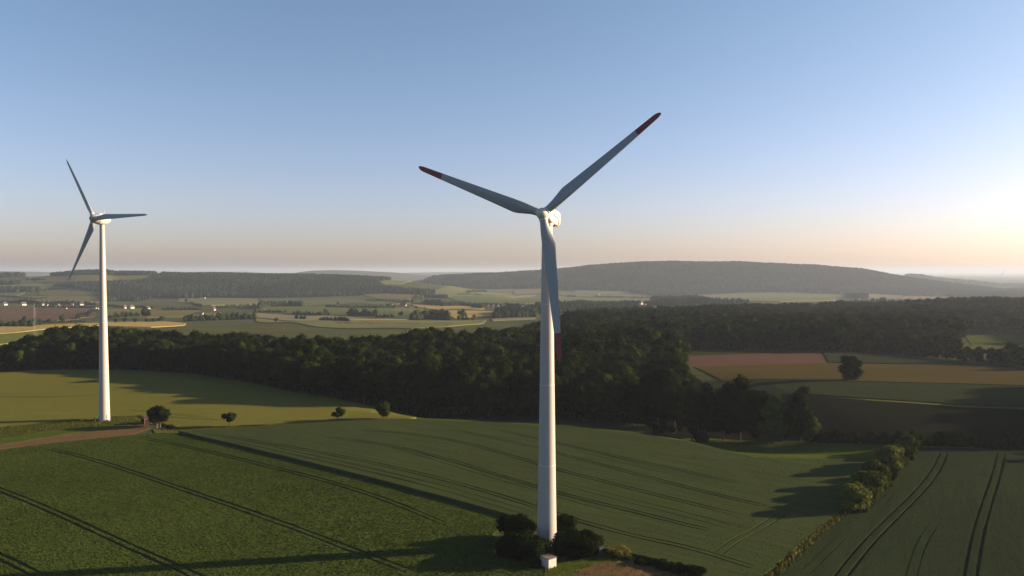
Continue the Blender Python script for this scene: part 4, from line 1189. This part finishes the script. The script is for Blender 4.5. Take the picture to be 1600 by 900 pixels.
# tiny turbine on the far plain at the right edge
x, y = col_at(1566, 9000)
t = empty('wind_turbine', (x, y, float(zt(x, y)))); tag(t, 'tiny distant wind turbine in the haze near the right edge', 'wind turbine', 'wind turbines')
Hh = 110
bm = bmesh.new(); ring_loft(bm, [circ(4.5, 0, 12), circ(2.5, Hh, 12)]); bm_obj('tower', bm, M['tower'], t, True)
bm_obj('nacelle', box_bm(-3, 3, -5, 8, Hh - 2, Hh + 4, .8, 2), M['nacelle'], t)
for k in range(3):
    bm = blade_meshes(52, 1, 5.5, 1.8, None, .2)[0]
    bmesh.ops.transform(bm, matrix=Matrix.Translation((0, -6, Hh + 1)) @ Matrix.Rotation(R(25 + 120 * k), 4, 'Y'), verts=bm.verts)
    bm_obj('blade', bm, M['red'] if k == 0 else M['blade'], t, True)

# ------------------------------------------------------------------ trees and bushes in front
def bush(px, py, rad, h, lab, group=None, mat='leaf', lobes=11, per=420, size=.26, name='bush', cat='bush', z0=.0, up=0.0, base=None, stem=True):
    x, y = base if base else G(px, py)
    t = empty(name, (x, y, float(zt(x, y)) + up), rnd.uniform(0, 6)); tag(t, lab, cat, group)
    V, Fc = crown_arrays(h, rad, h * z0, lobes + 3, per, size, 2, 'oak', (.45, .98), False)
    mesh_obj('foliage', V, Fc, M[mat], t)
    if stem:
        tv, tf = trunk_arrays(h * .8, max(.08, rad * .045), 4, rad); mesh_obj('stem', tv, tf, M['bark'], t)
    return t
bush(805, 848, 3.8, 5.6, 'large dark bush at the left foot of the near turbine')
bush(826, 878, 4.0, 5.8, 'round green bush in front of the near turbine, left of the white kiosk', lobes=12)
bush(799, 871, 3.1, 4.4, 'lower dark bush at the left rim of the bush group')
bush(882, 842, 3.0, 5.4, 'light green bush just right of the near tower', mat='leaf_light')
bush(905, 873, 3.6, 5.6, 'round bush with sunlit right side near the kiosk', lobes=12)
bush(919, 867, 2.8, 4.8, 'rightmost bush of the group at the near tower')
bush(886, 869, 3.2, 5.0, 'dark bush directly right of the white kiosk')
bush(836, 889, 1.5, 1.6, 'small shaded bush left of the white kiosk', lobes=6)
bush(966, 872, 2.6, 1.9, 'low yellowish bush right of the dark cabinet', mat='grass_tuft', lobes=8, size=.15)
bush(990, 876, 1.6, 1.1, 'small low yellowish bush at the edge of the bare earth', mat='grass_tuft', lobes=6, size=.15)
for i, (px, py, r_, h_, l) in enumerate([(1008, 884, 1.9, 1.2, 'first dark bramble clump right of the bare earth'), (1035, 890, 2.1, 1.4, 'second dark bramble clump right of the bare earth'),
                              (1062, 897, 2.1, 1.5, 'third dark bramble clump right of the bare earth'), (1090, 906, 2.4, 2.0, 'bramble clump cut by the lower edge of the picture')]):
    bush(px, py, r_, h_, l, 'bramble clumps right of the bare earth', lobes=7, per=300, size=.16)

# white transformer kiosk
x, y = G(857, 889)
t = empty('transformer_kiosk', (x, y, float(zt(x, y)) + .1), R(38)); tag(t, 'small white transformer kiosk with a flat grey roof at the foot of the near turbine', 'kiosk')
bm_obj('plinth', box_bm(-1.25, 1.25, -1.6, 1.6, -.3, .12, .02), M['kiosk_roof'], t)
wl = bm_obj('wall', box_bm(-1.15, 1.15, -1.5, 1.5, .12, 2.1, .02), M['kiosk'], t)
bm_obj('roof', box_bm(-1.28, 1.28, -1.62, 1.62, 2.1, 2.26, .03), M['kiosk_roof'], t)
for s in (-1, 1):
    dr = bm_obj('door', box_bm(1.152, 1.19, .04 if s > 0 else -.96, .96 if s > 0 else -.04, .25, 1.95, .01), M['kiosk'], t)
    bm_obj('vent', box_bm(1.192, 1.205, s * .5 - .28, s * .5 + .28, 1.35, 1.75), M['dark'], dr)
    bm_obj('handle', box_bm(1.192, 1.22, s * .1 - .03, s * .1 + .03, .95, 1.15), M['dark'], dr)
# dark cabinet
x, y = G(939, 872)
t = empty('electrical_cabinet', (x, y, float(zt(x, y)) + .05), R(30)); tag(t, 'dark upright cabinet between the bushes and the low yellowish bush', 'cabinet')
bm_obj('housing', box_bm(-.6, .6, -.45, .45, 0, 2.0, .03), M['dark'], t)
bm_obj('lid', box_bm(-.66, .66, -.5, .5, 2.0, 2.1, .02), M['dark'], t)
d = bm_obj('door', box_bm(.602, .63, -.38, .38, .15, 1.85, .008), M['galv'], t)
bm_obj('handle', box_bm(.632, .66, .2, .26, .9, 1.1), M['dark'], d)

# shed by the far turbine
x, y = G(229, 663)
t = empty('shed', (x, y, float(zt(x, y)) + .1), R(28)); tag(t, 'small dark shed with a reddish sunlit side, left of the round tree', 'shed')
bm_obj('wall', box_bm(-1.5, 1.5, -1.5, 1.5, -.2, 2.7, .02), M['brickred'], t)
bm_obj('roof', box_bm(-1.7, 1.7, -1.7, 1.7, 2.7, 2.92, .03), M['dark'], t)
bm_obj('gate', box_bm(-1.1, 1.1, -1.56, -1.502, 0, 2.3, .01), M['dark'], t)
dr = bm_obj('door', box_bm(1.502, 1.55, -.6, .6, 0, 2.1, .01), M['brickred'], t)
bm_obj('handle', box_bm(1.552, 1.58, .35, .42, 1.0, 1.2), M['dark'], dr)

def lone_tree(px, py, H, rad, z0, lab, lobes=10, per=230, size=.26, mat='leaf', shape='oak', tr=.18):
    x, y = G(px, py)
    t = empty('tree', (x, y, float(zt(x, y))), rnd.uniform(0, 6)); tag(t, lab, 'tree')
    V, Fc = crown_arrays(H, rad, H * z0, lobes + 2, per, size, 2, shape, (.4, .88), H > 20)
    mesh_obj('crown', V, Fc, M[mat], t)
    tv, tf = trunk_arrays(H, tr, 5, rad * .8); mesh_obj('trunk', tv, tf, M['bark'], t)
    return t
tw_ = lone_tree(245, 668, 9.0, 3.9, .18, 'round dark tree between the far turbine and the small shed', 16, 260)
x, y = G(245, 671)
for i, (dx, l) in enumerate(((-.5, 'left pale stake under the round dark tree'), (.9, 'right pale stake under the round dark tree'))):
    bm = bmesh.new(); tube(bm, (0, 0, 0), (0, 0, 2.3), .07, .06, 8); tube(bm, (0, 0, 2.3), (0, 0, 2.38), .05, .01, 8)
    o = bm_obj('stake', bm, M['wall_cream']); o.location = (x + dx, y, float(zt(x, y))); tag(o, l, 'stake', 'stakes under the round dark tree')
bush(264, 671, 1.5, 1.7, 'low bush right of the round dark tree', per=160, lobes=6)
bush(222, 662, .9, 1.8, 'dark bush beside the small shed', per=120, lobes=5)
lone_tree(356.5, 669, 6.4, 2.6, .42, 'small lollipop tree, leftmost of the three on the verge', 9, 150)
lone_tree(527, 660, 6.0, 2.8, .38, 'small tree in the middle of the three on the verge', 9, 150)
lone_tree(597, 657.5, 8.2, 3.4, .24, 'right and largest of the three small trees on the verge', 10, 200, mat='leaf_light')
lone_tree(1329, 595, 14.6, 6.0, .04, 'lone oval tree in front of the golden field', 16, 260, .4, shape='column')

# tree row at the end of the forest (right of centre)
TR = [(1082, 690, 23, 4.2, 'leaf_light', 'first tree right of the forest end with sunlit edge'), (1106, 691, 24, 5.2, 'leaf', 'dark tree second from the forest end'),
      (1132, 690, 26, 5.6, 'leaf', 'tall dark tree third from the forest end'), (1158, 690, 26.5, 5.4, 'leaf', 'tallest dark tree of the row beyond the meadow'),
      (1182, 691, 24, 5.2, 'leaf', 'dark tree left of the bright sunlit tree'), (1210, 695, 20, 5.2, 'leaf_yellow', 'bright tree with strongly sunlit leaves in the row'),
      (1236, 684, 11, 4.0, 'leaf', 'shorter dark tree right of the sunlit tree'), (1253, 691, 22, 4.8, 'leaf_light', 'last tall tree at the right end of the row'),
      (1270, 692, 9, 3.6, 'leaf_yellow', 'low bush tree at the right end of the row'), (1096, 692, 4, 2.4, 'leaf_light', 'small sunlit bush in front of the forest end')]
TR = [(a_, b_, c_ * 1.09, d_ * 1.12, e_, f_) for a_, b_, c_, d_, e_, f_ in TR]
for px, py, H, rad, mt, lab in TR: lone_tree(px, py, H, rad, .04, lab, 16, 260, .36, mt, 'column', .35)
# unseen trees added beyond the right edge to shade the dark field and nearby ground
for k in range(22):
    d_ = 296 + k * 6.5 + rnd.uniform(-2, 2); q = col_at(1662 + rnd.uniform(0, 70), d_)
    tree_obj('forest_tree', q[0], q[1], k % 6, rnd.uniform(.7, 1.0), 'unseen tree added just outside the right edge for its shade', 'unseen trees added at the right for their shade')
for k in range(5):
    q = col_at(1680 + 22 * k, 288 - k * 9)
    tree_obj('forest_tree', q[0], q[1], k % 6, rnd.uniform(.4, .55), 'unseen tree added just outside the right edge for its shade', 'unseen trees added at the right for their shade')
# low hedge on the right
hp = resample([G(*q) for q in [(1275, 692), (1330, 694), (1420, 697), (1500, 698), (1570, 703), (1640, 706)]], 3.0)
V, T, Q = [], [], []; nv = 0
for (hx, hy) in hp:
    k = math.sin(hx / 9) + math.sin(hx / 23)
    hh = 4.6 + k * .6 + rnd.uniform(-.5, .7); zz = float(zt(hx, hy)); oy = rnd.uniform(-.7, .7)
    v, f = blob((hx, hy + oy, zz + hh * .42), (2.1, 1.6, hh * .55), 2, .2); V.append(v); T.append(f + nv); nv += len(v)
    q, fq = leaf_quads((hx, hy + oy, zz + hh * .5), (2.2, 1.75, hh * .56), 110, .22, .3); V.append(q); Q.append(fq + nv); nv += len(q)
o = mesh_obj('hedge', np.vstack(V), [list(a) for a in np.vstack(T)] + [list(a) for a in np.vstack(Q)], M['leaf'])
tag(o, 'long low dark hedge running right from the tree row to the picture edge', 'hedge')

# bush row towards the camera
BR = [(1337, 803, 4.3, 8.9, 'nearest sunlit bush of the slanting row, beside the dry grass strip'), (1349, 796, 3.6, 7.6, 'second bush of the slanting row from the near end'),
      (1362, 782, 4.1, 9.5, 'third bush of the slanting row from the near end'), (1375, 768, 4.1, 9.7, 'tall bush in the middle of the slanting row'),
      (1384, 757, 3.4, 7.0, 'low reddish bush in the middle of the slanting row'), (1392, 744, 3.8, 10.3, 'broad bush near the far part of the slanting row'),
      (1402, 733, 3.6, 8.6, 'bush third from the far end of the slanting row'), (1413, 722, 3.4, 7.3, 'bush second from the far end of the slanting row'), (1421, 712, 3.6, 8.6, 'last bush of the slanting row, against the low hedge')]
BR += [(1343, 800, 3.0, 6.5, 'leafy bush wedged between the two nearest bushes of the slanting row'), (1368, 775, 3.2, 8.0, 'pointed bush left of the middle of the slanting row'),
       (1398, 738, 3.4, 9.5, 'tallest bush of the slanting row'), (1430, 705, 3.2, 8.5, 'tall bush where the slanting row meets the low hedge')]
fill = resample([G(*q) for q in [(1333, 803), (1352, 786), (1378, 757), (1402, 729), (1428, 704)]], 4.2)
for i, q in enumerate(fill):
    bush(0, 0, rnd.uniform(1.6, 2.6), rnd.uniform(2.6, 4.6), 'low bush filling the gaps under the slanting bush row', 'low bushes under the slanting row', ('leaf', 'leaf_yellow', 'leaf_light')[i % 3], 6, 240, .28,
         base=(q[0] + rnd.uniform(-1.6, 2.4), q[1] + rnd.uniform(-1.5, 1.5)))
for i, (px, py, r_, h_, lab) in enumerate(BR):
    bush(px, py, r_ * .86, h_ * .95, lab, 'sunlit bushes of the slanting row', 'leaf_yellow' if i % 3 != 1 else 'leaf_light', 13, 420, .30)

# ------------------------------------------------------------------ crop plants, grass tufts
def tuft_mesh(name, n, r, h, wd, mat):
    V, Fc = [], []
    for i in range(n):
        a = rnd.uniform(0, 6.28); l = r * rnd.uniform(.5, 1); b = a + rnd.uniform(-.3, .3)
        c = Vector((math.cos(a), math.sin(a), 0)); s = Vector((-math.sin(b), math.cos(b), 0)) * wd * rnd.uniform(.7, 1.2)
        p0 = c * .04; p1 = c * l * .5 + Vector((0, 0, h * rnd.uniform(.7, 1))); p2 = c * l + Vector((0, 0, h * rnd.uniform(.3, .85)))
        k = len(V); V += [p0 - s * .4, p0 + s * .4, p1 + s, p1 - s, p2 + s * .3, p2 - s * .3]
        Fc += [[k, k + 1, k + 2, k + 3], [k + 3, k + 2, k + 4, k + 5]]
    return mk_mesh(name, [v[:] for v in V], Fc, [M[mat]])
C_BEET = make_collection('leafy_plant', [tuft_mesh('leafy_plant', 8, .42, .34, .13, 'beet_plant') for _ in range(4)])
C_GRASS = make_collection('grass_tuft', [tuft_mesh('grass_tuft', 12, .30, .85, .05, 'grass_tuft') for _ in range(4)])
C_WHEAT = make_collection('wheat_tuft', [tuft_mesh('wheat_tuft', 8, .26, .50, .06, 'wheat_tuft') for _ in range(3)])
def strew(name, poly, holes_cl, s, coll, nform, label, up, smin, smax, hw=.55):
    P = np.array(poly)
    g = jgrid(P[:, 0].min(), P[:, 0].max(), P[:, 1].min(), P[:, 1].max(), s)
    px = 800 + F * g[:, 0] / np.maximum(g[:, 1], 1); py = HY - F * (zt(g[:, 0], g[:, 1]) - CZ) / np.maximum(g[:, 1], 1)
    g = g[(px > -60) & (px < 1660) & (py < 935) & inside(g, poly)]
    for cl in holes_cl:
        for a, b in zip(cl[::2], cl[2::2]):
            a = np.array(a); b = np.array(b); d = b - a; L2 = (d ** 2).sum()
            near = (np.abs(g[:, 0] - (a[0] + b[0]) / 2) < 12) & (np.abs(g[:, 1] - (a[1] + b[1]) / 2) < 12)
            u = np.clip(((g - a) @ d) / L2, 0, 1); dist = np.hypot(*(g - a - u[:, None] * d).T)
            g = g[~(near & (dist < hw))]
    sc_ = rng.uniform(smin, smax, len(g))
    pts = np.stack([g[:, 0], g[:, 1], zt(g[:, 0], g[:, 1]) + up], -1)
    rot = np.stack([rng.uniform(-.15, .15, len(g)), rng.uniform(-.15, .15, len(g)), rng.uniform(0, 6.28, len(g))], -1)
    print(name, len(g))
    return scatter(name, pts, np.stack([sc_] * 3, -1), rot, rng.integers(0, nform, len(g)), coll, label)
strew('crop_plants', beet_poly, beet_cl, .58, C_BEET, 4, 'leafy plants of the near left field', .10, .45, 1.0)
strew('dry_grass', pxpoly([(1190, 916), (1245, 869), (1300, 819), (1322, 805), (1344, 803), (1317, 819), (1261, 869), (1214, 916)]), [], .8, C_GRASS, 4, 'dry grass tufts on the yellowish strip', .1, .8, 1.9)
strew('weeds', pxpoly([(790, 868), (842, 846), (905, 852), (945, 868), (1010, 881), (1055, 893), (1075, 930), (860, 930), (850, 893)]), [], 1.3, C_GRASS, 4, 'weeds on the bare earth at the near turbine', .0, .3, .9)
strew('verge_grass', pxpoly([(-80, 699), (0, 688), (50, 679), (90, 672), (160, 669), (205, 664), (228, 663), (262, 669), (240, 679), (290, 677), (350, 673), (460, 667), (560, 661), (640, 658.5), (560, 659), (450, 664), (350, 669), (280, 672), (215, 652), (150, 655), (90, 661), (0, 668), (-80, 678)]), [], 1.4, C_GRASS, 4, 'tall grass on the verges near the far turbine', .1, .5, 1.3)
strew('wheat_ears', wheat_poly, wheat_cl, 1.0, C_WHEAT, 3, 'ears standing out of the grey green wheat', .80, .55, .95, .4)
strew('wheat_ears', right_poly, right_cl, 1.1, C_WHEAT, 3, 'ears standing out of the dark crop on the right', .46, .55, .95, .45)

# ------------------------------------------------------------------ bird over the wheat
bm = bmesh.new()
body = [(-.30, .015), (-.2, .05), (-.05, .075), (.1, .065), (.19, .045), (.24, .05), (.29, .035), (.33, .01)]
ring_loft(bm, [[Vector((s, r_ * math.cos(2 * math.pi * i / 10), r_ * math.sin(2 * math.pi * i / 10))) for i in range(10)] for s, r_ in body])
for s in (-1, 1):
    outl = [(.12, .05, .02), (.16, .35, .12), (.10, .70, .10), (.0, .72, .09), (-.06, .45, .09), (-.10, .06, .01)]
    lo = [bm.verts.new((a, s * b, c)) for a, b, c in outl]; hi = [bm.verts.new((a, s * b, c + .018)) for a, b, c in outl]
    bm.faces.new(lo); bm.faces.new(hi)
    for i in range(6): bm.faces.new((lo[i], lo[(i + 1) % 6], hi[(i + 1) % 6], hi[i]))
outl = [(-.28, -.03, 0), (-.28, .03, 0), (-.46, .09, 0), (-.46, -.09, 0)]
lo = [bm.verts.new(c) for c in outl]; hi = [bm.verts.new((c[0], c[1], .015)) for c in outl]
bm.faces.new(lo); bm.faces.new(hi)
for i in range(4): bm.faces.new((lo[i], lo[(i + 1) % 4], hi[(i + 1) % 4], hi[i]))
b = bm_obj('bird', bm, M['feather']); d = 170.0
b.location = ((1086 - 800) / F * d, d, CZ - (717 - HY) * d / F); b.rotation_euler = (R(12), R(-6), R(-28))
tag(b, 'small dark bird gliding low over the wheat field', 'bird')

# ------------------------------------------------------------------ haze
bm = box_bm(-30000, 30000, -2000, 61000, -110, 165)
hz = bm_obj('haze', bm, [])
m = bpy.data.materials.new('haze'); m.use_nodes = True; t_ = m.node_tree; t_.nodes.clear()
out = t_.nodes.new('ShaderNodeOutputMaterial'); pv = t_.nodes.new('ShaderNodeVolumePrincipled')
pv.inputs['Color'].default_value = (.42, .51, .66, 1); pv.inputs['Density'].default_value = 0.000060; pv.inputs['Anisotropy'].default_value = 0.2
t_.links.new(pv.outputs[0], out.inputs['Volume'])
hz.data.materials.append(m); tag(hz, 'thin evening haze over the whole valley', kind='stuff')
